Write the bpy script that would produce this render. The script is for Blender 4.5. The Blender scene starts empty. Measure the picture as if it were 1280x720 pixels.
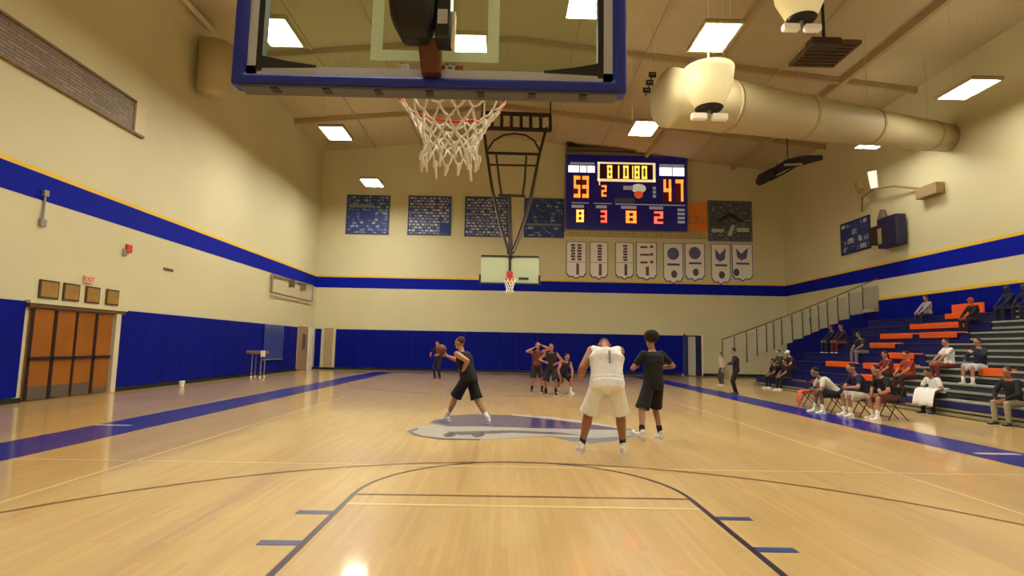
import bpy, bmesh, math, random
from mathutils import Vector, Matrix, Quaternion
random.seed(4)
PI = math.pi
scene = bpy.context.scene
col = scene.collection

# ------------------------------------------------------------------ camera
F_PX, PITCH, YAW, ROLL, CAM_H = 700.0, .1049, .0113, .0186, 1.65
_cy, _sy, _cp, _sp, _cr, _sr = (math.cos(YAW), math.sin(YAW), math.cos(PITCH), math.sin(PITCH), math.cos(ROLL), math.sin(ROLL))
_ex = Vector((_cy, -_sy, 0)); FWD = Vector((_sy*_cp, _cy*_cp, _sp)); _eu = Vector((-_sy*_sp, -_cy*_sp, _cp))
RGT = _cr*_ex + _sr*_eu; UPV = -_sr*_ex + _cr*_eu
cam_d = bpy.data.cameras.new('camera'); cam = bpy.data.objects.new('camera', cam_d); col.objects.link(cam)
cam_d.sensor_width = 36; cam_d.lens = F_PX/1280*36; cam_d.clip_end = 200; cam_d.clip_start = .05
m3 = Matrix((RGT, UPV, -FWD)).transposed()
cam.matrix_world = Matrix.Translation((0, 0, CAM_H)) @ m3.to_4x4()
scene.camera = cam
def on(px, py, ax, val):
    """the point of the plane axis=val seen at a pixel of the photograph"""
    d = FWD + (px-640)/F_PX*RGT - (py-360)/F_PX*UPV
    o = Vector((0, 0, CAM_H)); t = (val-o[ax])/d[ax]
    return o + t*d

# ------------------------------------------------------------------ materials
def lin(c):
    r = []
    for v in c[:3]:
        v = v/255; r.append(v/12.92 if v <= .04045 else ((v+.055)/1.055)**2.4)
    return (*r, 1)
MATS = {}
def mat(name, rgb, rough=.6, metal=0, emit=0, noise=0, nscale=3, bump=0, coat=0, spec=.5, sheen=0):
    if name in MATS: return MATS[name]
    m = bpy.data.materials.new(name); m.use_nodes = True; nt = m.node_tree; b = nt.nodes['Principled BSDF']
    c = lin(rgb); b.inputs['Base Color'].default_value = c
    b.inputs['Roughness'].default_value = rough; b.inputs['Metallic'].default_value = metal
    b.inputs['Specular IOR Level'].default_value = spec
    if coat: b.inputs['Coat Weight'].default_value = coat; b.inputs['Coat Roughness'].default_value = .08
    if emit: b.inputs['Emission Color'].default_value = c; b.inputs['Emission Strength'].default_value = emit
    if noise or bump:
        tc = nt.nodes.new('ShaderNodeTexCoord'); n = nt.nodes.new('ShaderNodeTexNoise')
        n.inputs['Scale'].default_value = nscale; n.inputs['Detail'].default_value = 4
        nt.links.new(tc.outputs['Object'], n.inputs['Vector'])
        if noise:
            r = nt.nodes.new('ShaderNodeValToRGB')
            r.color_ramp.elements[0].position = .3; r.color_ramp.elements[1].position = .7
            r.color_ramp.elements[0].color = (*[v*(1-noise) for v in c[:3]], 1)
            r.color_ramp.elements[1].color = (*[min(1, v*(1+noise*.6)) for v in c[:3]], 1)
            nt.links.new(n.outputs['Fac'], r.inputs['Fac']); nt.links.new(r.outputs['Color'], b.inputs['Base Color'])
        if bump:
            bm_ = nt.nodes.new('ShaderNodeBump'); bm_.inputs['Strength'].default_value = bump; bm_.inputs['Distance'].default_value = .02
            nt.links.new(n.outputs['Fac'], bm_.inputs['Height']); nt.links.new(bm_.outputs['Normal'], b.inputs['Normal'])
    MATS[name] = m; return m
def node(nt, t, **k):
    n = nt.nodes.new(t)
    for a, v in k.items(): setattr(n, a, v)
    return n
def text_mat(name, bg, fg, bw, rh, dens=.5, ax='xz', emit=0):
    """rows of small printed marks that are too blurred to read"""
    m = bpy.data.materials.new(name); m.use_nodes = True; nt = m.node_tree; b = nt.nodes['Principled BSDF']; L = nt.links.new
    b.inputs['Roughness'].default_value = .55
    tc = node(nt, 'ShaderNodeTexCoord'); sp = node(nt, 'ShaderNodeSeparateXYZ'); cb = node(nt, 'ShaderNodeCombineXYZ')
    L(tc.outputs['Object'], sp.inputs[0]); L(sp.outputs['XYZ'.index(ax[0].upper())], cb.inputs[0]); L(sp.outputs['XYZ'.index(ax[1].upper())], cb.inputs[1])
    br = node(nt, 'ShaderNodeTexBrick'); br.inputs['Scale'].default_value = 1; br.inputs['Brick Width'].default_value = bw; br.inputs['Row Height'].default_value = rh
    br.inputs['Mortar Size'].default_value = rh*.2; br.inputs['Mortar Smooth'].default_value = .3
    br.inputs['Color1'].default_value = (1, 1, 1, 1); br.inputs['Color2'].default_value = (.35, .35, .35, 1); br.inputs['Mortar'].default_value = (0, 0, 0, 1)
    L(cb.outputs[0], br.inputs['Vector'])
    n = node(nt, 'ShaderNodeTexNoise'); n.inputs['Scale'].default_value = 1.3/rh*.5; n.inputs['Detail'].default_value = 2; L(cb.outputs[0], n.inputs['Vector'])
    r = node(nt, 'ShaderNodeValToRGB'); r.color_ramp.elements[0].position = 1-dens-.06; r.color_ramp.elements[1].position = 1-dens+.06; L(n.outputs['Fac'], r.inputs['Fac'])
    mu = node(nt, 'ShaderNodeMath', operation='MULTIPLY'); L(br.outputs['Color'], mu.inputs[0]); L(r.outputs['Color'], mu.inputs[1])
    mx = node(nt, 'ShaderNodeMix', data_type='RGBA'); mx.inputs['A'].default_value = lin(bg); mx.inputs['B'].default_value = lin(fg)
    L(mu.outputs[0], mx.inputs['Factor']); L(mx.outputs['Result'], b.inputs['Base Color'])
    if emit: L(mx.outputs['Result'], b.inputs['Emission Color']); b.inputs['Emission Strength'].default_value = emit
    return m

def floor_mat():
    m = bpy.data.materials.new('maple_floor'); m.use_nodes = True; nt = m.node_tree; b = nt.nodes['Principled BSDF']; L = nt.links.new
    tc = node(nt, 'ShaderNodeTexCoord'); mp = node(nt, 'ShaderNodeMapping'); mp.inputs['Rotation'].default_value = (0, 0, PI/2)
    L(tc.outputs['Object'], mp.inputs['Vector'])
    br = node(nt, 'ShaderNodeTexBrick'); br.inputs['Scale'].default_value = 1; br.inputs['Brick Width'].default_value = 1.1; br.inputs['Row Height'].default_value = .058
    br.inputs['Mortar Size'].default_value = .0006; br.offset = .37
    br.inputs['Color1'].default_value = lin((216, 184, 124)); br.inputs['Color2'].default_value = lin((206, 171, 110)); br.inputs['Mortar'].default_value = lin((170, 128, 70))
    L(mp.outputs[0], br.inputs['Vector'])
    n = node(nt, 'ShaderNodeTexNoise'); n.inputs['Scale'].default_value = .5; n.inputs['Detail'].default_value = 5
    mp2 = node(nt, 'ShaderNodeMapping'); mp2.inputs['Scale'].default_value = (2.2, .5, 1); L(tc.outputs['Object'], mp2.inputs['Vector']); L(mp2.outputs[0], n.inputs['Vector'])
    r = node(nt, 'ShaderNodeValToRGB'); r.color_ramp.elements[0].position = .35; r.color_ramp.elements[1].position = .65
    r.color_ramp.elements[0].color = (.88, .85, .82, 1); r.color_ramp.elements[1].color = (1, 1, 1, 1); L(n.outputs['Fac'], r.inputs['Fac'])
    mx = node(nt, 'ShaderNodeMix', data_type='RGBA', blend_type='MULTIPLY'); mx.inputs['Factor'].default_value = 1
    L(br.outputs['Color'], mx.inputs['A']); L(r.outputs['Color'], mx.inputs['B']); L(mx.outputs['Result'], b.inputs['Base Color'])
    b.inputs['Roughness'].default_value = .34; b.inputs['Specular IOR Level'].default_value = .35
    b.inputs['Coat Weight'].default_value = .75; b.inputs['Coat Roughness'].default_value = .07
    return m
def paint(name, rgb): return mat(name, rgb, rough=.3, coat=.75, spec=.35, noise=.06, nscale=1.5)
def wall_mat(name, rgb):
    """painted block wall"""
    m = bpy.data.materials.new(name); m.use_nodes = True; nt = m.node_tree; b = nt.nodes['Principled BSDF']; L = nt.links.new
    tc = node(nt, 'ShaderNodeTexCoord'); n = node(nt, 'ShaderNodeTexNoise'); n.inputs['Scale'].default_value = .35; n.inputs['Detail'].default_value = 6
    L(tc.outputs['Object'], n.inputs['Vector']); r = node(nt, 'ShaderNodeValToRGB'); c = lin(rgb)
    r.color_ramp.elements[0].position = .3; r.color_ramp.elements[1].position = .7
    r.color_ramp.elements[0].color = (*[v*.93 for v in c[:3]], 1); r.color_ramp.elements[1].color = c
    L(n.outputs['Fac'], r.inputs['Fac']); L(r.outputs['Color'], b.inputs['Base Color']); b.inputs['Roughness'].default_value = .6
    return m
def glass_mat(name, tint, gl=.06, dif=0, difc=(220, 230, 210)):
    m = bpy.data.materials.new(name); m.use_nodes = True; nt = m.node_tree; nt.nodes.clear(); L = nt.links.new
    o = node(nt, 'ShaderNodeOutputMaterial'); t = node(nt, 'ShaderNodeBsdfTransparent'); t.inputs[0].default_value = (*tint, 1)
    g = node(nt, 'ShaderNodeBsdfGlossy'); g.inputs['Roughness'].default_value = .03
    mx = node(nt, 'ShaderNodeMixShader'); mx.inputs[0].default_value = gl; L(t.outputs[0], mx.inputs[1]); L(g.outputs[0], mx.inputs[2])
    out = mx
    if dif:
        d = node(nt, 'ShaderNodeBsdfDiffuse'); d.inputs[0].default_value = lin(difc); m2 = node(nt, 'ShaderNodeMixShader'); m2.inputs[0].default_value = dif
        L(mx.outputs[0], m2.inputs[1]); L(d.outputs[0], m2.inputs[2]); out = m2
    L(out.outputs[0], o.inputs[0]); return m

# ------------------------------------------------------------------ mesh helpers
class MB:
    def __init__(s): s.bm = bmesh.new()
    def box(s, c, d, rot=None, bev=0):
        t = bmesh.new(); bmesh.ops.create_cube(t, size=1); bmesh.ops.scale(t, vec=d, verts=t.verts)
        if bev: bmesh.ops.bevel(t, geom=t.edges[:], offset=bev, segments=3, affect='EDGES', profile=.5)
        M = Matrix.Translation(c)
        if rot is not None: M = M @ (rot if isinstance(rot, Matrix) else Matrix.Rotation(rot, 4, 'Z'))
        bmesh.ops.transform(t, matrix=M, verts=t.verts); s.add(t); return s
    def span(s, a, b, bev=0):
        return s.box([(a[i]+b[i])/2 for i in range(3)], [abs(b[i]-a[i]) for i in range(3)], bev=bev)
    def add(s, t):
        me = bpy.data.meshes.new('t'); t.to_mesh(me); t.free(); s.bm.from_mesh(me); bpy.data.meshes.remove(me)
    def tube(s, pts, r, n=8, closed=False, caps=True):
        pts = [Vector(p) for p in pts]; N = len(pts); rs = r if isinstance(r, (list, tuple)) else [r]*N
        rings = []; prev = None
        for i, p in enumerate(pts):
            a = pts[(i-1) % N] if (i > 0 or closed) else p; b = pts[(i+1) % N] if (i < N-1 or closed) else p
            d = (b-a).normalized() if (b-a).length > 1e-9 else Vector((0, 0, 1))
            if prev is None:
                x = d.orthogonal().normalized()
            else:
                x = (prev - d*prev.dot(d))
                x = x.normalized() if x.length > 1e-6 else d.orthogonal().normalized()
            prev = x; y = d.cross(x)
            rings.append([s.bm.verts.new(p + (x*math.cos(2*PI*k/n)+y*math.sin(2*PI*k/n))*rs[i]) for k in range(n)])
        for i in range(N if closed else N-1):
            A, B = rings[i], rings[(i+1) % N]
            for k in range(n):
                s.bm.faces.new((A[k], A[(k+1) % n], B[(k+1) % n], B[k]))
        if caps and not closed:
            s.bm.faces.new(rings[0][::-1]); s.bm.faces.new(rings[-1])
        return s
    def cap(s, a, b, ra, rb=None, n=10):
        """tapered capsule"""
        a = Vector(a); b = Vector(b); rb = ra if rb is None else rb; d = b-a; L = d.length
        d = d.normalized() if L > 1e-6 else Vector((0, 0, 1)); x = d.orthogonal().normalized(); y = d.cross(x)
        prof = [(a-d*ra*math.cos(t), ra*math.sin(t)) for t in (0.05, .45, .95, PI/2)] + [(b+d*rb*math.cos(t), rb*math.sin(t)) for t in (PI/2, .95, .45, .05)]
        rings = [[s.bm.verts.new(c+(x*math.cos(2*PI*k/n)+y*math.sin(2*PI*k/n))*r) for k in range(n)] for c, r in prof]
        for A, B in zip(rings, rings[1:]):
            for k in range(n): s.bm.faces.new((A[k], A[(k+1) % n], B[(k+1) % n], B[k]))
        s.bm.faces.new(rings[0][::-1]); s.bm.faces.new(rings[-1]); return s
    def ell(s, c, ax, r, n=16):
        """ellipsoid, axes = 3 unit vectors, r = 3 radii"""
        t = bmesh.new(); bmesh.ops.create_uvsphere(t, u_segments=n, v_segments=n//2+2, radius=1)
        M = Matrix((ax[0]*r[0], ax[1]*r[1], ax[2]*r[2])).transposed().to_4x4(); M.translation = Vector(c)
        bmesh.ops.transform(t, matrix=M, verts=t.verts); s.add(t); return s
    def loft(s, secs, n=20, p=2.0):
        """secs: (center, xaxis*rx, yaxis*ry)"""
        rings = []
        for c, X, Y in secs:
            ring = []
            for k in range(n):
                a = 2*PI*k/n; ca, sa = math.cos(a), math.sin(a)
                ring.append(s.bm.verts.new(Vector(c)+Vector(X)*math.copysign(abs(ca)**(2/p), ca)+Vector(Y)*math.copysign(abs(sa)**(2/p), sa)))
            rings.append(ring)
        for A, B in zip(rings, rings[1:]):
            for k in range(n): s.bm.faces.new((A[k], A[(k+1) % n], B[(k+1) % n], B[k]))
        s.bm.faces.new(rings[0][::-1]); s.bm.faces.new(rings[-1]); return s
    def prism(s, poly, ext):
        """polygon (3D points) extruded by vector"""
        ext = Vector(ext); A = [s.bm.verts.new(Vector(p)) for p in poly]; B = [s.bm.verts.new(Vector(p)+ext) for p in poly]; n = len(A)
        s.bm.faces.new(A[::-1]); s.bm.faces.new(B)
        for k in range(n): s.bm.faces.new((A[k], A[(k+1) % n], B[(k+1) % n], B[k]))
        return s
    def build(s, name, m, parent=None, smooth=False, local=None):
        bm = s.bm
        if local is not None: bmesh.ops.translate(bm, vec=-Vector(local), verts=bm.verts)
        bmesh.ops.recalc_face_normals(bm, faces=bm.faces[:])
        me = bpy.data.meshes.new(name); bm.to_mesh(me); bm.free()
        me.materials.append(m)
        if smooth:
            for p in me.polygons: p.use_smooth = True
        o = bpy.data.objects.new(name, me); col.objects.link(o)
        if parent: o.parent = parent
        if local is not None: o.location = local
        return o
def tag(o, label, cat, group=None, kind=None):
    o['label'] = label; o['category'] = cat
    if group: o['group'] = group
    if kind: o['kind'] = kind
    return o
def thing(name, label, cat, loc=(0, 0, 0), rz=0, group=None):
    o = bpy.data.objects.new(name, None); col.objects.link(o); o.location = loc; o.rotation_euler.z = rz
    o.empty_display_size = .1
    return tag(o, label, cat, group)
def struct(o, label=None, cat=None):
    o['kind'] = 'structure'
    if label: o['label'] = label
    if cat: o['category'] = cat
    return o
def remeshed(mb, name, m, parent, voxel, smooth=2, fac=.5):
    """fuse overlapping closed shapes into one continuous skin"""
    bm = mb.bm; bmesh.ops.recalc_face_normals(bm, faces=bm.faces[:])
    me = bpy.data.meshes.new(name+'_raw'); bm.to_mesh(me); bm.free(); o = bpy.data.objects.new(name, me); col.objects.link(o)
    r = o.modifiers.new('r', 'REMESH'); r.mode = 'VOXEL'; r.voxel_size = voxel; r.use_smooth_shade = True
    if smooth:
        k = o.modifiers.new('s', 'SMOOTH'); k.iterations = smooth; k.factor = fac
    dg = bpy.context.evaluated_depsgraph_get(); me2 = bpy.data.meshes.new_from_object(o.evaluated_get(dg)); me2.name = name
    o.modifiers.clear(); o.data = me2; bpy.data.meshes.remove(me)
    me2.materials.clear(); me2.materials.append(m)
    for p in me2.polygons: p.use_smooth = True
    if parent: o.parent = parent
    return o

# ------------------------------------------------------------------ dimensions of the hall
XL, XR, YB, YF = -12.45, 18.6, 36.8, -5.0
EL, ERG, RID = 14.6, 13.8, 15.8          # eave left, eave right, ridge (x = 0)
def ceil_z(x): return RID+(EL-RID)*(-x/12.45) if x < 0 else RID+(ERG-RID)*(x/18.6)
CREAM = wall_mat('cream_block_wall', (212, 205, 166))
CEIL = mat('ceiling_paint', (192, 176, 142), rough=.8, noise=.07, nscale=.3)
BLUE_PAD = mat('blue_vinyl', (0, 16, 132), rough=.6, noise=.1, nscale=1, spec=.12)
BLUE = mat('blue_paint', (2, 22, 158), rough=.7, spec=.15)
YEL = mat('yellow_paint', (228, 190, 50), rough=.55)
BLACK = mat('black_rubber', (18, 17, 20), rough=.6)
STEEL = mat('dark_steel', (42, 32, 26), rough=.5, metal=.2)
WHITE = mat('white_paint', (236, 232, 220), rough=.5)
GREY = mat('grey_metal', (150, 148, 140), rough=.45, metal=.3)
ALU = mat('aluminium', (176, 174, 176), rough=.38, metal=.6)

fl = struct(MB().span((XL-.3, YF-.3, -.2), (XR+.3, YB+.3, 0)).build('floor', floor_mat()), 'pale glossy maple gym floor with court lines', 'floor')
struct(MB().span((XL-.3, YF, -.2), (XL, YB+.3, EL)).build('wall_left', CREAM), 'cream painted wall on the left side of the gym', 'wall')
struct(MB().span((XR, YF, -.2), (XR+.3, YB+.3, ERG)).build('wall_right', CREAM), 'cream painted wall above the bleachers', 'wall')
for nm, y0, lb in (('wall_back', YB, 'cream far end wall behind the scoreboard'), ('wall_front', YF-.3, 'cream end wall behind the near baseline')):
    struct(MB().prism([(XL-.3, y0, -.2), (XR+.3, y0, -.2), (XR+.3, y0, ceil_z(XR+.3)), (0, y0, RID), (XL-.3, y0, ceil_z(XL-.3))], (0, .3, 0)).build(nm, CREAM), lb, 'wall')
struct(MB().prism([(XL-.3, YF-.3, ceil_z(XL-.3)), (0, YF-.3, RID), (XR+.3, YF-.3, ceil_z(XR+.3)), (XR+.3, YF-.3, ceil_z(XR+.3)+.3), (0, YF-.3, RID+.3), (XL-.3, YF-.3, ceil_z(XL-.3)+.3)], (0, YB+.6-YF+.3, 0)).build('ceiling', CEIL), 'cream painted gym ceiling', 'ceiling')

# painted bands on the walls
def band(y0, y1, z0, z1, side, m, name, th=.012):
    if side == 'L': a, b = (XL, y0, z0), (XL+th, y1, z1)
    elif side == 'R': a, b = (XR-th, y0, z0), (XR, y1, z1)
    else: a, b = (y0, YB-th, z0), (y1, YB, z1)
    return struct(MB().span(a, b).build(name, m))
SB0, SB1, SY = 5.32, 6.02, 6.14
band(YF, YB, SB0, SB1, 'L', BLUE, 'trim_1'); band(XL, XR, SB0, SB1, 'B', BLUE, 'trim_2'); band(YF, YB, SB0, SB1, 'R', BLUE, 'trim_3')
band(YF, YB, SB1, SY, 'L', YEL, 'trim_4'); band(XL, XR, SB1, SY, 'B', YEL, 'trim_5'); band(YF, YB, SB1, SY, 'R', YEL, 'trim_6')
band(YF, 27.6, 4.3, 4.42, 'R', YEL, 'trim_7', .03)
def baseb(a, b, name): struct(MB().span(a, b).build(name, BLACK))
baseb((XL, YF, 0), (XL+.1, 14.7, .12), 'baseboard_left'); baseb((XL, 18.15, 0), (XL+.1, 33.8, .12), 'baseboard_left.001')
baseb((XL, YB-.1, 0), (11.6, YB, .12), 'baseboard_back'); baseb((12.95, YB-.1, 0), (XR, YB, .16), 'baseboard_back.001')

def pad_run(a, b, axis, label, z0=.14, z1=2.6):
    """wall padding: panels of vinyl with a seam between them"""
    m = MB(); n = max(1, round(abs(b-a)/1.22)); w = (b-a)/n
    for k in range(n):
        p, q = a+k*w+.004, a+(k+1)*w-.004
        if axis == 'L': m.span((XL+.002, p, z0), (XL+.08, q, z1), bev=.012)
        elif axis == 'R': m.span((XR-.08, p, z0), (XR-.002, q, z1), bev=.012)
        else: m.span((p, YB-.08, z0), (q, YB-.002, z1), bev=.012)
    return tag(m.build('wall_padding', BLUE_PAD), label, 'padding', kind='structure')
pad_run(YF+.1, 14.6, 'L', 'blue wall padding on the near side of the wooden doors')
pad_run(18.25, 33.7, 'L', 'long blue wall padding between wooden doors and far left corner')
pad_run(XL+.1, -11.95, 'B', 'narrow blue padding in the far left corner')
pad_run(-11.0, 11.7, 'B', 'blue wall padding across the far end wall')
pad_run(YF+.1, 27.5, 'R', 'dark blue padding on the wall above the bleachers', .14, 4.28); pad_run(27.5, YB-.1, 'R', 'blue padding on the right wall behind the guard rail', .14, 3.75)

# ------------------------------------------------------------------ court markings (parts of the floor)
LINE = paint('brown_line', (118, 78, 42)); DARK = paint('dark_blue_line', (44, 30, 60)); BANDM = mat('court_blue', (2, 18, 130), rough=.35, coat=.3, spec=.2); MARK = paint('mark_blue', (48, 76, 140)); PALE = paint('pale_line', (238, 214, 152)); WLINE = paint('white_line', (225, 222, 215))
def flat(polys, name, m, z=.002):
    mb = MB()
    for pl in polys: mb.prism([(x, y, z) for x, y in pl], (0, 0, .0012))
    return mb.build(name, m, fl)
def rect(x0, y0, x1, y1): return [(x0, y0), (x1, y0), (x1, y1), (x0, y1)]
def arc(cx, cy, r, a0, a1, w, n=64):
    out = []
    for k in range(n):
        t0, t1 = math.radians(a0+(a1-a0)*k/n), math.radians(a0+(a1-a0)*(k+1)/n)
        out.append([(cx+(r-w/2)*math.cos(t0), cy+(r-w/2)*math.sin(t0)), (cx+(r+w/2)*math.cos(t0), cy+(r+w/2)*math.sin(t0)),
                    (cx+(r+w/2)*math.cos(t1), cy+(r+w/2)*math.sin(t1)), (cx+(r-w/2)*math.cos(t1), cy+(r-w/2)*math.sin(t1))])
    return out
XC, LH, FT = .235, 1.87, 6.42
flat([rect(-7.88, -.5, -6.72, 34)], 'side_band', BANDM); flat([rect(7.79, -.5, 8.88, 34)], 'side_band', BANDM); flat([rect(-7.88, 34, 8.88, 34.7)], 'end_band', BANDM)
flat([rect(XC-LH-.03, .6, XC-LH+.03, FT)], 'lane_line', DARK); flat([rect(XC+LH-.03, .6, XC+LH+.03, FT)], 'lane_line', DARK)
flat(arc(XC, FT, LH, 0, 180, .05), 'free_throw_circle', DARK)
flat([rect(XC-LH+.03, FT-.025, XC+LH-.03, FT+.025)], 'free_throw_line', LINE)
flat([rect(XC-LH+.03, FT-.42, XC+LH-.03, FT-.36)], 'free_throw_line', PALE)
flat(arc(XC, 2.33, 5.93, 2, 178, .05, 96), 'three_point_line', LINE, .0028)
flat([rect(-6.7, 7.93, 7.75, 7.99)], 'volleyball_line', PALE, .0012)
flat([rect(-5.06, .5, -5.0, 18)], 'volleyball_line', PALE, .0012); flat([rect(5.45, .5, 5.51, 18)], 'volleyball_line', PALE, .0012)
for sx in (-1, 1):
    for y, d in ((5.72, .075), (4.86, .075), (4.0, .075), (3.0, .3)):
        x0 = XC+sx*(LH+.03); x1 = x0+sx*.34
        flat([rect(min(x0, x1), y-d/2-.02, max(x0, x1), y+d/2+.02)], 'lane_mark', MARK)
flat([rect(-7.88, 11.1, -7.2, 11.22)], 'coach_mark', WLINE, .0035); flat([rect(8.0, 9.55, 8.75, 9.68)], 'coach_mark', WLINE, .0035)
# far end
flat(arc(XC-.2, 26, 6.9, 182, 358, .06, 96), 'three_point_line', LINE, .0028)
flat([rect(XC-LH-.03, 21, XC-LH+.03, 28)], 'lane_line', LINE, .0018); flat([rect(XC+LH-.03, 21, XC+LH+.03, 28)], 'lane_line', LINE, .0018)
# centre emblem
def px_poly(pts): return [tuple(on(x, y, 2, 0)[:2]) for x, y in pts]
EG = paint('emblem_grey', (186, 186, 188)); EP = paint('emblem_blue', (66, 54, 120)); ED = paint('emblem_dark', (78, 80, 104)); EL2 = paint('emblem_light', (214, 212, 208))
flat([px_poly([(505, 539), (524, 533), (560, 529), (610, 529), (660, 531), (730, 535), (806, 537), (800, 545), (770, 552), (740, 556), (712, 552), (686, 545), (655, 547), (600, 550), (548, 549), (518, 544)])], 'centre_emblem', EG)
flat([px_poly([(537, 528), (556, 520), (590, 518), (640, 519), (690, 525), (740, 531), (800, 538), (740, 537), (660, 535), (600, 533), (560, 533)])], 'centre_emblem', EP, .0034)
flat([px_poly([(640, 518), (690, 521), (740, 528), (778, 535), (772, 535.5), (735, 530), (690, 524), (640, 519.5)])], 'centre_emblem', EL2, .0046)
flat([px_poly([(509, 539), (522, 535), (523, 537), (514, 540), (528, 545), (560, 548.5), (600, 549.4), (600, 550.4), (548, 549.4), (518, 544.6)])], 'centre_emblem', ED, .0046)
flat([px_poly([(560, 540), (640, 538), (700, 541), (735, 545), (700, 543), (640, 541), (575, 544)])], 'centre_emblem', ED, .0034)
flat([px_poly([(690, 546), (745, 548), (800, 544), (770, 551), (740, 555), (712, 551)])], 'centre_emblem', paint('emblem_slate', (120, 124, 146)), .0034)
for x in (562, 598): flat([px_poly([(x-9, 544), (x-2, 541), (x+9, 542), (x+7, 545), (x-4, 547)])], 'centre_emblem', ED, .0046)

# ------------------------------------------------------------------ wooden doors on the left wall
WOOD = mat('orange_brown_door', (152, 92, 28), rough=.35, noise=.15, nscale=1.2)
BRONZE = mat('dark_bronze', (46, 32, 38), rough=.45, metal=.4)
KICK = mat('kick_plate', (112, 104, 100), rough=.4, metal=.5)
ys = [14.78, 15.55, 16.33, 17.1, 17.86]
for k in range(4):
    y0, y1 = ys[k]+.01, ys[k+1]-.01
    d = struct(MB().span((XL+.02, y0, .03), (XL+.07, y1, 2.42), bev=.006).build('door_%d' % (k+1), WOOD), 'orange-brown wooden door leaf, %s' % ('first from the left', 'second from the left', 'third from the left', 'fourth from the left beside the white post')[k], 'door')
    MB().span((XL+.07, y0+.03, 1.08), (XL+.14, y1-.03, 1.16), bev=.01).build('push_bar', BRONZE, d)
    st = MB(); st.span((XL+.07, y0, .03), (XL+.085, y0+(.1 if k in (0, 1, 3) else .07), 2.42)); st.build('stile', BRONZE, d)
    MB().span((XL+.07, y0+.12, .05), (XL+.08, y1-.02, .38 if k < 3 else .2)).build('kick_plate', KICK, d)
fr = MB(); fr.span((XL, 14.62, 2.46), (XL+.16, 18.3, 2.56)); struct(fr.build('trim_8', mat('brown_lintel', (96, 66, 38)))); 
struct(MB().span((XL, 14.6, 2.56), (XL+.18, 18.36, 2.64)).build('trim_9', CREAM))
struct(MB().span((XL, 17.9, 0), (XL+.16, 18.12, 2.46), bev=.01).build('trim_10', mat('pale_post', (206, 196, 170))))
fl_ = [(15.0, 15.66), (15.82, 16.42), (16.66, 17.24), (17.52, 18.08)]
PLQ = mat('gold_plaque', (160, 122, 58), rough=.5, noise=.2, nscale=5); PFR = mat('plaque_frame', (78, 56, 34), rough=.5)
for k, (a, b) in enumerate(fl_):
    z0, z1 = 2.72, 3.22
    p = thing('plaque', ['square gold plaque above the doors, nearest the camera', 'square gold plaque above the doors, second from the camera', 'square gold plaque above the doors just under the exit sign', 'square gold plaque above the doors, farthest from the camera'][k], 'plaque', (XL, (a+b)/2, z0), group='plaques over the wooden doors')
    w = (b-a)/2; MB().span((.002, -w, 0), (.045, w, z1-z0), bev=.008).build('frame', PFR, p); MB().span((.045, -w+.05, .05), (.052, w-.05, z1-z0-.05)).build('plate', PLQ, p)

def text_obj(body, size, name, m, parent, loc, rot, ext=.004, align='CENTER'):
    cu = bpy.data.curves.new(name, 'FONT'); cu.body = body; cu.size = size; cu.extrude = ext; cu.align_x = align; cu.align_y = 'CENTER'
    o = bpy.data.objects.new(name, cu); col.objects.link(o); dg = bpy.context.evaluated_depsgraph_get()
    me = bpy.data.meshes.new_from_object(o.evaluated_get(dg)); bpy.data.objects.remove(o); me.materials.clear(); me.materials.append(m)
    o = bpy.data.objects.new(name, me); col.objects.link(o); o.parent = parent; o.location = loc; o.rotation_euler = rot; return o
RED = mat('red_sign', (205, 60, 50), rough=.5, emit=.25)
es = thing('exit_sign', 'small red and white exit sign above the wooden doors', 'sign', (XL, 16.72, 3.3))
MB().span((.002, -.2, 0), (.06, .2, .22), bev=.01).build('housing', mat('sign_white', (225, 190, 175)), es)
text_obj('EXIT', .2, 'lettering', RED, es, (.064, 0, .11), (PI/2, 0, PI/2))
fa = thing('fire_alarm', 'red fire alarm strobe high on the left wall', 'alarm', (XL, 18.3, 4.5))
MB().span((.002, -.1, 0), (.09, .16, .26), bev=.02).build('horn', mat('alarm_red', (196, 60, 48)), fa); MB().span((.002, -.22, -.14), (.07, -.06, .08), bev=.015).build('back_box', GREY, fa)
vt = thing('wall_vent', 'small grey vent on the left wall right of the doors', 'vent', (XL, 20.6, 4.2))
m = MB(); m.span((.002, -.3, 0), (.03, .3, .1), bev=.006); m.build('frame', GREY, vt); m = MB()
for k in range(3): m.span((.03, -.27, .02+.026*k), (.05, .27, .03+.026*k))
m.build('louvre', mat('vent_dark', (120, 108, 84)), vt)
cj = thing('conduit_box', 'pale conduit bracket crossing the lower edge of the blue stripe', 'bracket', (XL, 14.85, 5.0))
MB().tube([(.05, 0, -.35), (.05, 0, .5)], .03).build('conduit', GREY, cj); MB().span((.01, -.09, -.38), (.1, .09, -.18), bev=.01).build('box', GREY, cj); MB().span((.01, -.08, .44), (.1, .08, .6), bev=.01).build('box', GREY, cj)
# louvre strip high on the left wall
ls = thing('wall_grille', 'long grey brick-like ventilation grille high on the left wall', 'grille', (XL, 8.0, 8.5))
gm = text_mat('grille_brick', (104, 90, 76), (150, 134, 120), .5, .1, .7, 'yz')
MB().span((.002, 0, 0), (.04, 10.0, .98)).build('grille_panel', gm, ls)
m = MB(); m.span((.002, 0, -.07), (.12, 10.5, 0)); m.span((.002, 0, .98), (.12, 10.0, 1.04)); m.build('frame', mat('grille_frame', (128, 108, 70)), ls)
MB().span((.002, 10.02, 0), (.1, 10.5, .98)).build('end_panel', mat('grille_end', (220, 206, 168)), ls)
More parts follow.
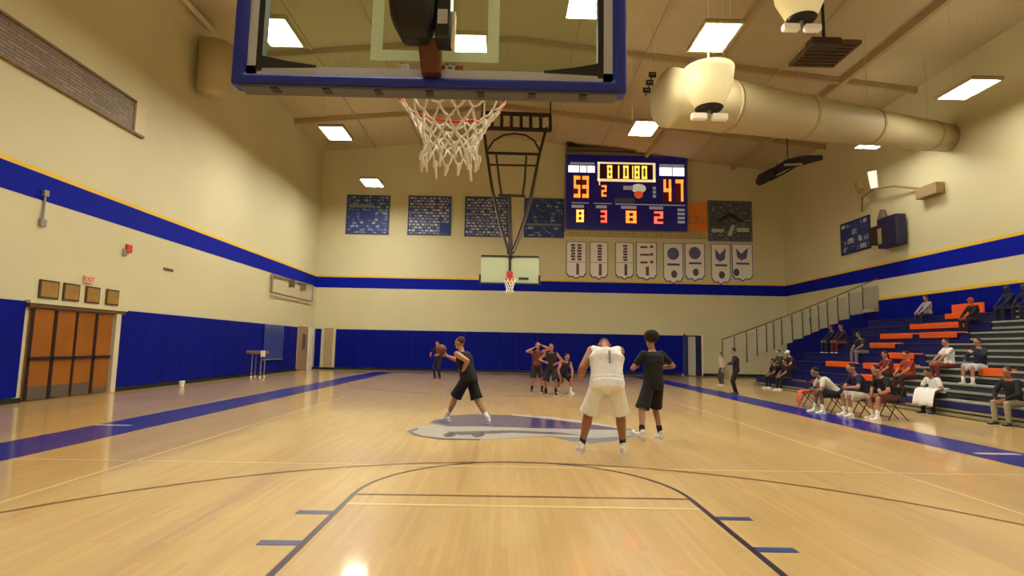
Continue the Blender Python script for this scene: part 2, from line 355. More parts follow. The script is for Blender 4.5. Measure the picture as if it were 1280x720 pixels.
# folded frame near the far end of the left wall
ff = thing('folded_wall_hoop', 'pale metal frame folded flat on the far left wall under the stripe', 'hoop', (XL, 29.3, 4.3))
m = MB()
for a, b in (((.15, 0, .9), (.15, 6.4, 1.0)), ((.15, .2, 0), (.15, 6.5, 0)), ((.15, .2, 0), (.15, .2, .95)), ((.15, 6.4, 0), (.15, 6.4, 1))): m.tube([a, b], .045)
m.build('frame', GREY, ff); 
for y in (2.6, 4.4): MB().span((.02, y, .5), (.4, y+.12, .95), bev=.01).build('bracket', mat('bracket_dark', (110, 100, 82)), ff)
MB().span((.03, .3, .05), (.07, 6.3, .9)).build('board', mat('pale_board', (206, 192, 156)), ff)
# panel, table, doors in the far left corner
wp = thing('hanging_panel', 'translucent grey-blue panel standing against the blue padding', 'panel', (XL+.1, 29.0, .78))
MB().span((0, 0, 0), (.03, 2.5, 1.8), bev=.006).build('sheet', mat('blue_grey_sheet', (62, 72, 140), rough=.2), wp)
MB().span((0, 0, -.04), (.06, 2.5, 0)).build('bottom_rail', GREY, wp)
tb = thing('tall_table', 'tall narrow wooden-topped table in front of the left padding', 'table', (-11.45, 25.9, 0))
MB().span((-.3, -.1, 1.12), (.5, .5, 1.26), bev=.02).build('tabletop', mat('table_wood', (138, 104, 66), noise=.2), tb)
MB().span((.36, -.12, 1.0), (.52, .05, 1.27), bev=.02).build('corner_cap', WHITE, tb)
for x, y in ((-.05, 0), (.36, 0), (-.05, .4), (.36, .4)):
    l = MB().tube([(x, y, 0), (x, y, 1.13)], .028).build('leg', mat('leg_grey', (120, 120, 140)), tb); MB().cap((x, y, .03), (x, y, .09), .045).build('foot_pad', WHITE, l)
d = struct(MB().span((XL+.01, 33.95, .02), (XL+.07, 35.6, 2.66), bev=.01).build('door_5', mat('beige_door', (158, 132, 100))), 'beige door at the far end of the left wall', 'door')
MB().span((XL+.07, 34.6, 1.3), (XL+.09, 35.1, 2.2)).build('window_pane', mat('pane_dark', (70, 66, 74), rough=.2), d); MB().span((XL+.07, 34.2, 1.0), (XL+.14, 34.32, 1.12), bev=.01).build('handle', GREY, d)
struct(MB().span((XL, 35.62, 0), (XL+.14, 36.3, 2.7)).build('trim_11', WHITE))
struct(MB().span((-11.72, YB-.1, 0), (-11.2, YB, 2.66)).build('trim_12', mat('beige_panel', (166, 146, 116))))
cp = thing('paper_cup', 'small white paper cup on the floor beside the left padding', 'cup', (-11.55, 20.5, 0))
MB().tube([(0, 0, 0), (0, 0, .2)], [.07, .1], n=16).build('cup_body', WHITE, cp); MB().tube([(0, 0, .2), (0, 0, .225)], [.106, .1], n=16).build('lid', WHITE, cp)
# doorway at the right of the far wall
d = struct(MB().span((11.86, YB-.05, .02), (12.9, YB-.01, 2.62)).build('door_6', mat('doorway_shade', (20, 24, 74))), 'dark blue doorway at the right end of the far wall', 'door')  # flat dark sheet: shade of the open doorway's interior put into its colour
dl = MB().box((12.15, YB-.4, 1.28), (.05, .7, 2.5), rot=.35, bev=.01).build('door_leaf', mat('leaf_white', (190, 188, 180)), d)
MB().box((12.2, YB-.42, 1.2), (.06, .3, .5), rot=.35).build('door_window', mat('pane_dark', (70, 66, 74)), dl)
struct(MB().span((11.74, YB-.1, 0), (11.86, YB, 2.7)).build('trim_13', mat('frame_blue', (30, 40, 110)))); struct(MB().span((12.9, YB-.1, 0), (13.0, YB, 2.7)).build('trim_14', WHITE))

# ------------------------------------------------------------------ far wall: record boards
def rect_on_back(px0, py0, px1, py1, dy=.03):
    a = on(px0, (py0+py1)/2, 1, YB-dy); b = on(px1, (py0+py1)/2, 1, YB-dy); c = on((px0+px1)/2, py0, 1, YB-dy); e = on((px0+px1)/2, py1, 1, YB-dy)
    return a.x, b.x, e.z, c.z
TB = [text_mat('record_print_%d' % k, (38, 64, 140), (205, 208, 200), *v) for k, v in enumerate(((.55, .22, .45), (.3, .2, .56), (.3, .2, .56), (.75, .25, .42)))]
labs = ['blue record board on the far wall, first from the left with a blank centre', 'blue record board densely printed, second from the left on the far wall', 'blue record board partly behind the far hoop mast', 'blue record board just left of the scoreboard']
for k, (a, b, c, e) in enumerate(((433, 244, 487, 293), (510, 245, 564, 294), (581, 246, 636, 296), (655, 248, 705, 297))):
    x0, x1, z0, z1 = rect_on_back(a, b, c, e)
    t = thing('record_board', labs[k], 'board', ((x0+x1)/2, YB, z0), group='blue record boards on the far wall'); w = (x1-x0)/2; h = z1-z0
    MB().span((-w, -.06, 0), (w, -.004, h)).build('backing', mat('record_blue', (36, 56, 126)), t)
    MB().span((-w+.1, -.07, .1), (w-.1, -.06, h-.1)).build('printed_sheet', TB[k], t)
    if k == 0: MB().span((-.55, -.08, h*.36), (.5, -.07, h*.6)).build('blank_patch', mat('record_blue2', (30, 58, 140)), t); MB().span((-w+.15, -.08, h*.68), (.25, -.07, h*.76)).build('pale_strip', mat('record_grey', (120, 136, 150)), t)
    if k == 1: MB().span((w-.75, -.08, .12), (w-.1, -.07, .85)).build('blank_patch', mat('record_blue2', (30, 58, 140)), t)
    if k == 3: MB().span((-w+.1, -.08, h*.3), (w-.2, -.07, h*.35)).build('pale_strip', mat('record_grey', (120, 136, 150)), t)
    m = MB(); m.span((-w, -.075, 0), (w, -.07, .05)); m.span((-w, -.075, h-.05), (w, -.07, h)); m.span((-w, -.075, 0), (-w+.05, -.07, h)); m.span((w-.05, -.075, 0), (w, -.07, h)); m.build('border', mat('record_border', (70, 84, 120)), t)

# scoreboard
x0, x1, z0, z1 = rect_on_back(707, 196, 857, 289)
sbd = thing('scoreboard', 'large dark blue lit scoreboard with orange digits on the far wall', 'scoreboard', (x0, YB, z0)); W = x1-x0; Hh = z1-z0
MB().span((0, -.3, 0), (W, -.01, Hh), bev=.03).build('cabinet', mat('score_blue', (20, 16, 100), rough=.4, emit=.22), sbd)
m = MB(); fw = .1
m.span((-.08, -.34, -.08), (W+.08, -.01, 0)); m.span((-.08, -.34, Hh), (W+.08, -.01, Hh+.1)); m.span((-.08, -.34, 0), (0, -.01, Hh)); m.span((W, -.34, 0), (W+.08, -.01, Hh)); m.build('frame', mat('score_frame', (128, 124, 128)), sbd)
ORG = mat('led_orange', (255, 150, 60), emit=1.3); AMB = mat('led_amber', (255, 205, 90), emit=1.3); LWH = mat('lit_white', (245, 238, 255), emit=1.2); PNK = mat('led_pink', (255, 110, 90), emit=1.2); PWH = mat('print_white', (190, 196, 215), emit=.15)
LRED = mat('led_back', (96, 14, 28), rough=.4, emit=.2)
def sx(px): return (px-707)/150*W
def sz(py): return (289-py)/93*Hh
SEG = {'0': 'abcdef', '1': 'bc', '2': 'abged', '3': 'abgcd', '4': 'fgbc', '5': 'afgcd', '6': 'afgedc', '7': 'abc', '8': 'abcdefg', '9': 'abcdfg'}
def digit(ch, px0, py0, px1, py1, m, back=True):
    X0, X1, Z0, Z1 = sx(px0), sx(px1), sz(py1), sz(py0); w = (X1-X0)*.32; zm = (Z0+Z1)/2; t = (Z1-Z0)*.17; mb = MB()
    S = dict(a=((X0, Z1-t), (X1, Z1)), d=((X0, Z0), (X1, Z0+t)), g=((X0, zm-t/2), (X1, zm+t/2)), f=((X0, zm), (X0+w, Z1)), b=((X1-w, zm), (X1, Z1)), e=((X0, Z0), (X0+w, zm)), c=((X1-w, Z0), (X1, zm)))
    for s in SEG[ch]: (a, b), (c, e) = S[s]; mb.span((a, -.33, b), (c, -.305, e), bev=.01)
    if back: MB().span((X0-.07, -.306, Z0-.07), (X1+.07, -.302, Z1+.07)).build('digit_panel', LRED, sbd)
    mb.build('digit', m, sbd)
def plate(px0, py0, px1, py1, m, name='lit_panel', d=.32): return MB().span((sx(px0), -d, sz(py1)), (sx(px1), -.301, sz(py0))).build(name, m, sbd)
for a, b in ((709.5, 723), (724, 732), (733, 742.5)): plate(a, 210, b, 218.5, LWH)
plate(712, 206, 742, 208.5, PWH, 'name_strip'); plate(823, 206, 854, 209.5, PWH, 'name_strip')
for a, b in ((823, 838.5), (839.5, 854)): plate(a, 210, b, 220.5, LWH)
for ch, a in zip('53', (716.5, 727)): digit(ch, a, 223, a+8, 250, ORG)
for ch, a in zip('47', (828, 843)): digit(ch, a, 225, a+9.5, 252, ORG)
m = MB()
for a, b, c, e in ((746, 206, 748.5, 228), (815, 207, 818, 228), (746, 226, 818, 229), (746, 205, 818, 207)): m.span((sx(a), -.33, sz(e)), (sx(c), -.301, sz(b)))
m.build('clock_border', mat('clock_border', (250, 215, 160), emit=.9), sbd)
plate(749, 208, 814, 225.5, mat('clock_back', (52, 8, 34)), 'clock_panel', .304)
for ch, a, w in (('8', 758, 6), ('1', 768, 5), ('0', 778, 6.5), ('1', 786, 4.5), ('8', 792, 6), ('0', 801, 6.5)): digit(ch, a, 209, a+w, 225, AMB, False)
digit('2', 751, 234, 757, 248, ORG); digit('1', 745.5, 229, 749, 234, AMB, False)
for a, w, c, m_ in ((720, 9, '8', AMB), (750, 7.5, '3', PNK), (781, 13, '8', ORG), (816, 11, '2', PNK)):
    digit(c, a, 265, a+w, 280, m_); plate(a-6, 259, a+w, 262.5, PWH, 'caption_strip'); 
m = MB()
for k in range(4): m.span((sx(845), -.31, sz(279-5*k)), (sx(854), -.301, sz(276-5*k)))
m.build('bonus_lights', PWH, sbd)
m = MB(); m.span((sx(714), -.31, sz(257)), (sx(735), -.301, sz(255.8))); m.span((sx(741), -.31, sz(257)), (sx(764), -.301, sz(256))); m.span((sx(768), -.31, sz(257.5)), (sx(855), -.301, sz(256.2))); m.build('divider_line', PWH, sbd)
plate(767, 249, 792, 255, mat('dim_panel', (88, 104, 150)), 'message_panel'); plate(778, 234, 790, 239, PWH, 'emblem_lettering')
MB().ell(((sx(797)), -.3, sz(237)), (Vector((1, 0, 0)), Vector((0, 1, 0)), Vector((0, 0, 1))), (.5, .03, .32)).build('emblem', mat('emblem_cream', (220, 226, 196), emit=.4), sbd, True)
MB().ell(((sx(797)), -.31, sz(244.5)), (Vector((1, 0, 0)), Vector((0, 1, 0)), Vector((0, 0, 1))), (.3, .03, .27)).build('emblem_ball', mat('emblem_orange', (236, 96, 40), emit=.4), sbd, True)
for k in range(3): plate(814.5, 234.5+5*k, 818.5, 238+5*k, PWH, 'foul_light')
# truss over the scoreboard
tr = thing('scoreboard_truss', 'dark brown horizontal roof truss just above the scoreboard', 'truss', (x0, YB, z1+.15))
m = MB(); m.span((0, -.7, .1), (W, -.2, .22)); m.span((0, -.7, .55), (W, -.2, .65))
for k in range(5): m.span((W*k/4-.03, -.5, .1), (W*k/4+.03, -.4, .65))
m.build('truss_frame', mat('truss_brown', (104, 82, 56)), tr)
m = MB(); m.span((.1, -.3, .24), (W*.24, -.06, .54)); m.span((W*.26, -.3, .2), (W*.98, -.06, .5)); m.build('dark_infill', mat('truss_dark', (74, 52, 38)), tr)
# orange advert, photo banner, caption strip
x0b, x1b, z0b, z1b = rect_on_back(858, 254, 883, 289)
ad = thing('orange_panel', 'orange advertising panel at the right edge of the scoreboard', 'sign', (x0b, YB, z0b)); MB().span((0, -.2, 0), (x1b-x0b, -.01, z1b-z0b), bev=.02).build('panel_board', mat('ad_orange', (206, 112, 34), emit=.1), ad)
MB().span((.15, -.21, .45), (x1b-x0b-.15, -.2, .95)).build('printed_emblem', text_mat('ad_print', (206, 112, 34), (226, 170, 120), .4, .16, .5), ad)
x0b, x1b, z0b, z1b = rect_on_back(885, 251, 940, 302)
bn = thing('photo_banner', 'grey-blue printed banner with a dark roof shape right of the orange panel', 'banner', ((x0b+x1b)/2, YB, z0b)); w = (x1b-x0b)/2; h = z1b-z0b
MB().span((-w, -.05, 0), (w, -.004, h)).build('cloth', text_mat('photo_print', (74, 84, 106), (176, 180, 184), .42, .17, .42), bn)
MB().prism([(-w*.55, -.06, h*.52), (0, -.06, h*.72), (w*.6, -.06, h*.52), (w*.5, -.06, h*.46), (0, -.06, h*.6), (-w*.5, -.06, h*.46)], (0, .01, 0)).build('roof_shape', mat('print_dark', (40, 42, 56)), bn)
PPL = mat('print_pale', (200, 200, 196)); MB().span((-w*.85, -.06, h*.22), (-w*.3, -.05, h*.3)).build('lettering', PPL, bn); MB().prism([(-w*.15, -.06, h*.14), (w*.05, -.06, h*.14), (w*.22, -.06, h*.4), (w*.05, -.06, h*.4)], (0, .01, 0)).build('lettering', PPL, bn); MB().span((w*.3, -.06, h*.24), (w*.85, -.05, h*.34)).build('lettering', PPL, bn)
m = MB(); m.span((-w, -.07, h-.06), (w, -.05, h)); m.span((-w, -.07, 0), (w, -.05, .08)); m.span((-w, -.07, 0), (-w+.06, -.05, h)); m.span((w-.06, -.07, 0), (w, -.05, h)); m.build('border', mat('print_frame', (104, 112, 136)), bn)
x0b, x1b, z0b, z1b = rect_on_back(706, 290.5, 883, 296.5)
cs = thing('caption_rail', 'long cream rail with a row of small dark letters under the scoreboard', 'sign', (x0b, YB, z0b)); MB().span((0, -.25, 0), (x1b-x0b, -.01, z1b-z0b)).build('rail', mat('rail_cream', (196, 176, 118)), cs)
MB().span((.3, -.26, .06), (x1b-x0b-.1, -.25, z1b-z0b-.06)).build('lettering', text_mat('rail_print', (196, 180, 128), (70, 60, 40), .16, .3, .8), cs)

# white championship pennants
PEN = mat('pennant_cloth', (240, 236, 234), rough=.8); PBL = mat('pennant_blue', (96, 100, 150), rough=.8); PDK = mat('pennant_dark', (92, 86, 96), rough=.8)
pens = [(707.5, 733, 302, 349, 'bars', 2), (737, 760, 302.5, 350, 'bars', 1), (769, 792, 303, 350, 'bars', 1), (795, 821, 303, 351, 'words', 0), (829, 854, 304, 355, 'badge', 3), (856, 881, 304, 352, 'badge', 4), (889, 913, 305, 356, 'badge', 5), (915, 941, 305, 352, 'badge', 6)]
plab = ['white pennant at the far left of the row with two tall number columns', 'white pennant second from the left with one tall number column', 'white pennant third from the left with a narrow number column', 'white pennant fourth from the left with three rows of small words', 'white pennant with a round dark badge, just right of the row\'s middle gap', 'white pennant sixth from the left with a blue bowl-shaped emblem', 'white pennant under the left half of the photo banner', 'white pennant at the far right end of the row']
for (a, b, c, e, kind, q), lb in zip(pens, plab):
    X0, X1, Z0, Z1 = rect_on_back(a, c, b, e); w = (X1-X0)/2; h = Z1-Z0
    t = thing('pennant', lb, 'pennant', ((X0+X1)/2, YB, Z0), group='white pennants under the scoreboard')
    def shape(k, y): return [(-w*k, y, h-.15+.15*k), (-w*k, y, .3*h*.5), (-w*.72*k, y, .12), (-w*.4*k, y, .16), (0, y, 0+.05*(1-k)), (w*.4*k, y, .16), (w*.72*k, y, .12), (w*k, y, .3*h*.5), (w*k, y, h-.15+.15*k)]
    MB().prism(shape(1, -.04), (0, .03, 0)).build('border', PDK if kind != 'badge' else PBL, t)
    s2 = [(x*.93, -.045, .09+z*(h-.13)/h) for x, y, z in shape(1, 0)]
    MB().prism(s2, (0, .01, 0)).build('cloth', PEN, t)
    m = MB()
    if kind == 'bars':
        for xx in ((-.3, .32) if q == 2 else (.1,)):
            for k in range(6): m.span((xx*w-.13-.03*(k % 2), -.055, h*.5+.19*k), (xx*w+.13, -.045, h*.5+.19*k+.14))
        m.span((-.06+.1*w, -.055, .3), (.12+.1*w, -.045, h*.42))
        m.span((-w*.9, -.055, h*.45), (w*.9, -.045, h*.46)); m.build('lettering', PDK, t)
    elif kind == 'words':
        for k, f in enumerate((.9, .7, .5)): m2 = MB(); m2.span((-w*.6, -.055, h*f-.13), (w*(.1+.2*(k % 2)), -.045, h*f)); m2.span((w*.35, -.055, h*f-.12), (w*.65, -.045, h*f+.06)); m2.build('lettering', PDK, t)
        m.span((-.05, -.055, .35), (.16, -.045, .95)); m.build('lettering', PDK, t)
    else:
        if q in (3, 4): m.ell((0, -.05, h*.74), (Vector((1, 0, 0)), Vector((0, 1, 0)), Vector((0, 0, 1))), (w*.6, .02, .42))
        else: m.prism([(-w*.6, -.06, h*.88), (-w*.1, -.06, h*.74), (w*.55, -.06, h*.9), (w*.4, -.06, h*.62), (-w*.1, -.06, h*.56), (-w*.5, -.06, h*.64)], (0, .015, 0))
        m.build('emblem', PBL, t); m = MB(); m.span((-w*.6, -.055, h*.45), (w*.65, -.045, h*.5)); m.ell((.05 if q < 6 else -w*.6, -.05, h*.24), (Vector((1, 0, 0)), Vector((0, 1, 0)), Vector((0, 0, 1))), (.2, .015, .25)); m.build('lettering', PDK, t)

# ------------------------------------------------------------------ right wall fittings
def on_r(px, py): return on(px, py, 0, XR)
a = on_r(1051, 280); b = on_r(1090, 316)
t = thing('blue_poster', 'blue poster with white figures on the right wall above the stripe', 'poster', (XR, (a.y+b.y)/2, 7.0)); w = abs(a.y-b.y)/2
MB().span((-.05, -w, 0), (-.004, w, 1.75)).build('frame', mat('poster_frame', (26, 28, 70)), t); MB().span((-.06, -w+.12, .12), (-.05, w-.12, 1.63)).build('print', text_mat('poster_print', (30, 50, 118), (190, 196, 200), .7, .45, .5, 'yz'), t)
t = thing('wall_speaker', 'dark blue and black loudspeaker box hung on the right wall', 'speaker', (XR, 26.2, 6.7))
MB().span((-.62, -1.0, 0), (-.12, .35, 1.45), bev=.05).build('cabinet', mat('spk_navy', (20, 20, 56)), t); MB().span((-.5, .4, .3), (-.1, 1.15, 1.2), bev=.04).build('side_horn', mat('spk_black', (40, 24, 24)), t)
MB().span((-.12, -.1, .5), (-.004, .6, 1.2)).build('wall_bracket', STEEL, t); MB().tube([(-.4, .2, 1.4), (-.4, .2, 1.9)], [.25, .12]).build('top_bracket', mat('brk_brown', (90, 74, 52)), t)
MB().span((-.64, .02, .2), (-.6, .28, .95)).build('label_plate', mat('spk_tan', (150, 132, 96)), t)
t = thing('wall_floodlight', 'small white spotlight on a curved arm high on the right wall', 'light', (XR, 26.4, 9.4))
MB().tube([(-.1, 2.0, -.4), (-.5, 1.3, .15), (-.6, .2, .3), (-.5, -1.0, .1), (-.1, -2.0, -.3)], .05).build('arm', mat('arm_tan', (150, 128, 84)), t)
MB().tube([(-.6, .2, .35), (-.75, .1, 1.15)], [.16, .2]).build('lamp_head', mat('lamp_white', (240, 236, 214), emit=.8), t); MB().tube([(-.6, 1.2, .5), (-.6, 1.5, 1.0)], [.2, .16]).build('reflector', mat('arm_tan2', (164, 146, 104)), t)
MB().span((-.4, -3.4, -.9), (-.005, -2.2, -.4), bev=.03).build('junction_box', mat('arm_tan3', (150, 130, 90)), t)

# ------------------------------------------------------------------ ceiling: lights, beams, ducts
LAMP = mat('lamp_glow', (255, 249, 230), emit=84)
LAMP_FAR = mat('lamp_glow_strong', (255, 249, 230), emit=112); LAMP_SIDE = mat('lamp_glow_soft', (255, 249, 230), emit=38)
FRM = mat('lamp_frame', (196, 184, 154), rough=.5)
def light(px, py, label, z=11.0, at=None, glow=None):
    p = on(px, py, 2, z) if at is None else Vector((*at, z))
    t = thing('ceiling_light', label, 'light', p, group='suspended light panels')
    MB().span((-.5, -.75, -.02), (.5, .75, .02)).build('diffuser', glow or LAMP, t)
    m = MB()
    for a, b in (((-.56, -.81), (-.5, .81)), ((.5, -.81), (.56, .81)), ((-.5, -.81), (.5, -.75)), ((-.5, .75), (.5, .81))): m.span((a[0], a[1], -.05), (b[0], b[1], .08))
    m.span((-.56, -.81, .03), (.56, .81, .06)); m.build('housing', FRM, t); MB().span((-.4, -.6, .062), (.4, .6, .07)).build('added_uplight', mat('added_uplight_glow', (255, 244, 214), emit=7), t)  # glowing strip added on top of each panel to brighten the ceiling
    for sx_ in (-.5, .5): MB().tube([(sx_, 0, .05), (sx_, 0, ceil_z(p.x+sx_)-p.z)], .006, n=5).build('hanger', FRM, t)
    return t
light(420, 166, 'bright light panel high at the left, just right of the left wall', glow=LAMP_FAR)
light(465, 228, 'smallest light panel at the left, above the first blue record board', glow=LAMP_FAR)
light(805, 160, 'bright light panel above the scoreboard', glow=LAMP_FAR)
light(1095, 177, 'bright light panel above the blue poster on the right', glow=LAMP_SIDE)
light(1210, 111, 'bright light panel nearest the top right corner', glow=LAMP_SIDE)
light(893, 46, 'bright light panel at the top, right of the near backboard')
light(347, 40, 'light panel seen through the left of the near backboard glass', glow=LAMP_SIDE)
light(588, 59, 'light panel seen through the painted square of the near backboard')
light(735, 1, 'light panel at the top edge seen through the right of the backboard glass')
for x in (-2.5, 7.0):  # unseen panels added to light the near floor, kept clear of the walls
    for y in (2.0, 9.5): light(0, 0, 'unseen light panel added over the near end of the court', at=(x, y))
light(0, 0, 'unseen light panel added over the bleachers', at=(14.5, 12.5))  # one more unseen panel, added for its light
BEAM = mat('beam_paint', (176, 154, 116), rough=.7)
n = 15
for y in (24.2, 17.5, 31.5, 11, 4):
    m = MB(); m.prism([(XL, y, EL-.02), (0, y, RID-.02), (0, y, RID-.28), (XL, y, EL-.28)], (0, .18, 0)); m.prism([(XR, y, ERG-.02), (0, y, RID-.02), (0, y, RID-.28), (XR, y, ERG-.28)], (0, .18, 0))
    struct(m.build('trim_%d' % n, BEAM)); n += 1
for x in (15.2, 9.3):
    z = ceil_z(x); struct(MB().span((x-.1, 12, z-.3), (x+.1, YB, z-.01)).build('trim_%d' % n, BEAM)); n += 1
for x in (-9, -6, -3, 3, 6.2, 12.3):      # shallow ribs of the roof deck
    z = ceil_z(x); struct(MB().span((x-.04, 4, z-.1), (x+.04, YB, z+.01)).build('trim_%d' % n, CEIL)); n += 1
struct(MB().tube([(XL+.2, 6, 14.35), (XL+.2, 22, 14.35)], .11).build('trim_%d' % n, mat('pale_eave_line', (214, 198, 156)))); n += 1  # tube added to draw the pale line where wall and ceiling meet
DUCT = mat('duct_paint', (188, 174, 136), rough=.5, noise=.05, nscale=.6)
dt = thing('round_duct', 'large tapering cream air duct running across to the right wall', 'duct', (5.2, 17.6, 9.9))
P0 = Vector((5.2, 17.6, 9.9)); P1 = Vector((XR-.1, 22.6, 10.75))
pts = [P0.lerp(P1, k/12)-P0 for k in range(13)]; MB().tube(pts, [.95-.38*k/12 for k in range(13)], n=32).build('duct_tube', DUCT, dt, True)
for k in (2, 5, 8, 11):
    p = pts[k]; d_ = (P1-P0).normalized(); r = .95-.38*k/12+.025
    MB().tube([p-d_*.06, p+d_*.06], r, n=32).build('joint_band', mat('duct_band', (172, 150, 108)), dt, True)
    q = P0+p; MB().tube([p+Vector((0, 0, r)), p+Vector((0, 0, ceil_z(q.x)-q.z))], .012, n=6).build('hanger', FRM, dt)
dg = on(1062, 165, 1, 21)
for (px, py, w, d_, lb, y) in ((1035, 62, 1.5, 1.2, 'dark brown vent grille on the ceiling above the duct', 16.5),):
    p = on(px, py, 1, y); t = thing('ceiling_vent', lb, 'vent', p)
    MB().span((-.75, -.5, -.06), (.75, 1.0, .06)).build('frame', mat('vent_brown', (96, 76, 52)), t); m = MB()
    for k in range(7): m.span((-.65, -.42+.2*k, -.1), (.65, -.34+.2*k, -.06))
    m.build('louvre', mat('vent_dark2', (70, 54, 38)), t); MB().tube([(0, .2, .05), (0, .2, ceil_z(p.x)-p.z)], .05).build('hanger', STEEL, t)
    MB().span((-1.0, -.9, -.34), (-.1, -.5, -.1), bev=.04).build('damper_box', mat('vent_box', (62, 46, 32)), t)
SHD = mat('acrylic_shade', (244, 228, 176), rough=.4, emit=.35)
for (px, py, y, lb) in ((886, 118, 15.5, 'cream cone pendant shade with twin lamps beside the duct'), (1001, 6, 14.5, 'cream cone pendant shade at the top edge right of the light panel')):
    p = on(px, py, 1, y); t = thing('pendant_lamp', lb, 'lamp', p, group='cream cone pendants')
    MB().tube([(0, 0, .75), (0, 0, .2), (0, 0, -.42)], [.72, .66, .38], n=28).build('shade', SHD, t, True)
    MB().tube([(0, 0, -.42), (0, 0, -.47)], [.4, .36], n=28).build('rim', STEEL, t)
    MB().tube([(0, 0, .75), (0, 0, ceil_z(p.x)-p.z)], .03).build('rod', FRM, t)
    MB().tube([(0, 0, -.47), (0, 0, -.68)], .05).build('stem', GREY, t)
    for s in (-1, 1): MB().box((s*.3, 0, -.68), (.46, .2, .2), bev=.05).build('twin_lamp', mat('lamp_white2', (226, 216, 190), emit=.2), t)
p = on(812, 105, 1, 22)
t = thing('ceiling_bracket', 'small dark three-runged bracket hanging under the ceiling between light panels', 'bracket', p)
m = MB()
for k in (-1, 0, 1): m.box((k*.12, 0, k*.34), (.3, .06, .09)); m.box((k*.12, 0, k*.34+.14), (.3, .06, .05)); m.box((k*.12-.12, 0, k*.34+.06), (.06, .06, .18)); m.box((k*.12+.12, 0, k*.34+.06), (.06, .06, .18))
m.build('rungs', STEEL, t); MB().tube([(-.16, .05, -.5), (.16, .05, .5)], .025).build('rail', STEEL, t); MB().tube([(.12, .05, .4), (.12, .05, ceil_z(p.x)-p.z)], .012, n=6).build('hanger', FRM, t)
p = on(270, 84, 0, XL+.75)
t = thing('wall_duct_outlet', 'cream round duct drum high on the left wall beside the backboard', 'duct', p)
MB().tube([(0, 0, -1.1), (0, 0, .9)], [.62, .66], n=28).build('drum', DUCT, t, True); MB().tube([(0, 0, .9), (.05, -.1, 1.15)], [.2, .2], n=16).build('dark_opening', STEEL, t)
MB().tube([(0, 0, .9), (-.6, 0, 1.2)], .12).build('wall_bracket', FRM, t)

# folded side hoop under the ceiling at right
def P(px, py, y): return on(px, py, 1, y)
t = thing('folded_side_hoop', 'dark side hoop folded up under the ceiling above the right corner', 'hoop', P(985, 212, 28)); O = Vector(t.location)
MB().tube([P(947, 230, 29)-O, P(952, 224, 28.8)-O, P(968, 215, 28.4)-O], [.16, .3, .26], n=12).build('padded_arm', BLACK, t, True)
MB().tube([P(968, 214, 28.4)-O, P(985, 205, 28)-O, P(1005, 200, 27.5)-O, P(1028, 197, 27)-O], [.2, .26, .24, .12], n=12).build('board_edge', mat('navy_pad', (26, 22, 44)), t, True)
MB().tube([P(962, 226, 28.4)-O, P(985, 214, 28)-O, P(1000, 204, 27.7)-O], .05).build('lower_strut', STEEL, t)
MB().tube([P(980, 206, 27.6)-O, P(1003, 205, 27.3)-O], .06).build('pale_edge', ALU, t)
for k in range(8):
    x = 962+k*5.5; y = 28.5-k*.12; v = 216-k*1.9
    MB().tube([P(x, v, y)-O, P(x-3, v-11, y)-O], .03, n=6).build('tine', GREY, t)
MB().tube([P(985, 205, 28)-O, Vector((P(985, 205, 28).x, 28, ceil_z(P(985, 205, 28).x)))-O], .03).build('hanger', STEEL, t)

# ------------------------------------------------------------------ hoops
GL1 = glass_mat('board_glass', (.80, .86, .74), .05); GL2 = glass_mat('far_glass', (.85, .92, .82), .06, .45, (206, 218, 190))
RIMM = mat('rim_orange', (214, 52, 22), rough=.4); CORD = mat('net_cord', (240, 234, 222), rough=.8)
PADB = mat('board_pad_blue', (16, 36, 165), rough=.45); PADG = mat('pad_underside', (84, 84, 96), rough=.6)
def net(r0, r1, L, nseg, thick, parent, centre, sway=(0, 0), rows=5, fray=.07, half=False):
    """diamond cord net: every cord runs diagonally from knot to knot, one mesh"""
    m = MB(); c = Vector(centre); N = nseg
    def pt(i, j):
        f = j/rows; r = r0+(r1-r0)*min(1, f*1.25)**.7; 
        if f > .8: r = r1*(1+.18*(f-.8)/.2)
        a = 2*PI*(i+(.5 if j % 2 else 0))/N; return c+Vector((r*math.cos(a)+sway[0]*f*f, r*math.sin(a)+sway[1]*f*f, -L*f+.012*math.sin(3.1*i+j)))
    for j in range(rows):
        for i in range(N):
            a = pt(i, j); 
            for q in ((i, i-1) if j % 2 == 0 else (i, i+1)):
                b = pt(q, j+1); mid = (a+b)/2+Vector((0, 0, -.012)); m.tube([a, mid, b], thick, n=5)
    for i in range(N):
        a = pt(i, rows); m.cap(a+Vector((0, 0, .008)), a-Vector((0, 0, .012)), thick*2.1, n=6)
        m.tube([a, a+Vector((random.uniform(-.012, .012), random.uniform(-.012, .012), -fray*random.uniform(.4, 1.1)))], thick*1.3, n=5)
        a = pt(i, 0); m.cap(a, a+Vector((0, 0, .015)), thick*1.6, n=6)
    return m.build('net', CORD, parent, True)
BY, BX, BZ = 2.55, -.375, 2.83
hp = thing('basketball_hoop', 'near glass backboard with blue padding seen from behind, hoop and white net below', 'hoop', (BX, BY, BZ))
bw, bh = .915, 1.07
MB().span((-bw+.05, -.006, .05), (bw-.05, .006, bh-.03)).build('glass_panel', GL1, hp)
BFR = mat('board_frame', (196, 200, 222), rough=.5); m = MB(); m.span((-bw, -.03, .045), (bw, .02, .112)); m.span((-bw, -.03, bh-.04), (bw, .02, bh)); m.span((-bw+.01, -.03, .05), (-bw+.1, .02, bh)); m.span((bw-.1, -.03, .05), (bw-.01, .02, bh)); m.build('frame', BFR, hp)
for a_ in (-bw+.098, bw-.125): MB().span((a_, -.034, .088), (a_+.027, .018, bh-.05)).build('frame_channel', mat('channel_dark', (40, 38, 44), rough=.5, metal=.4), hp)
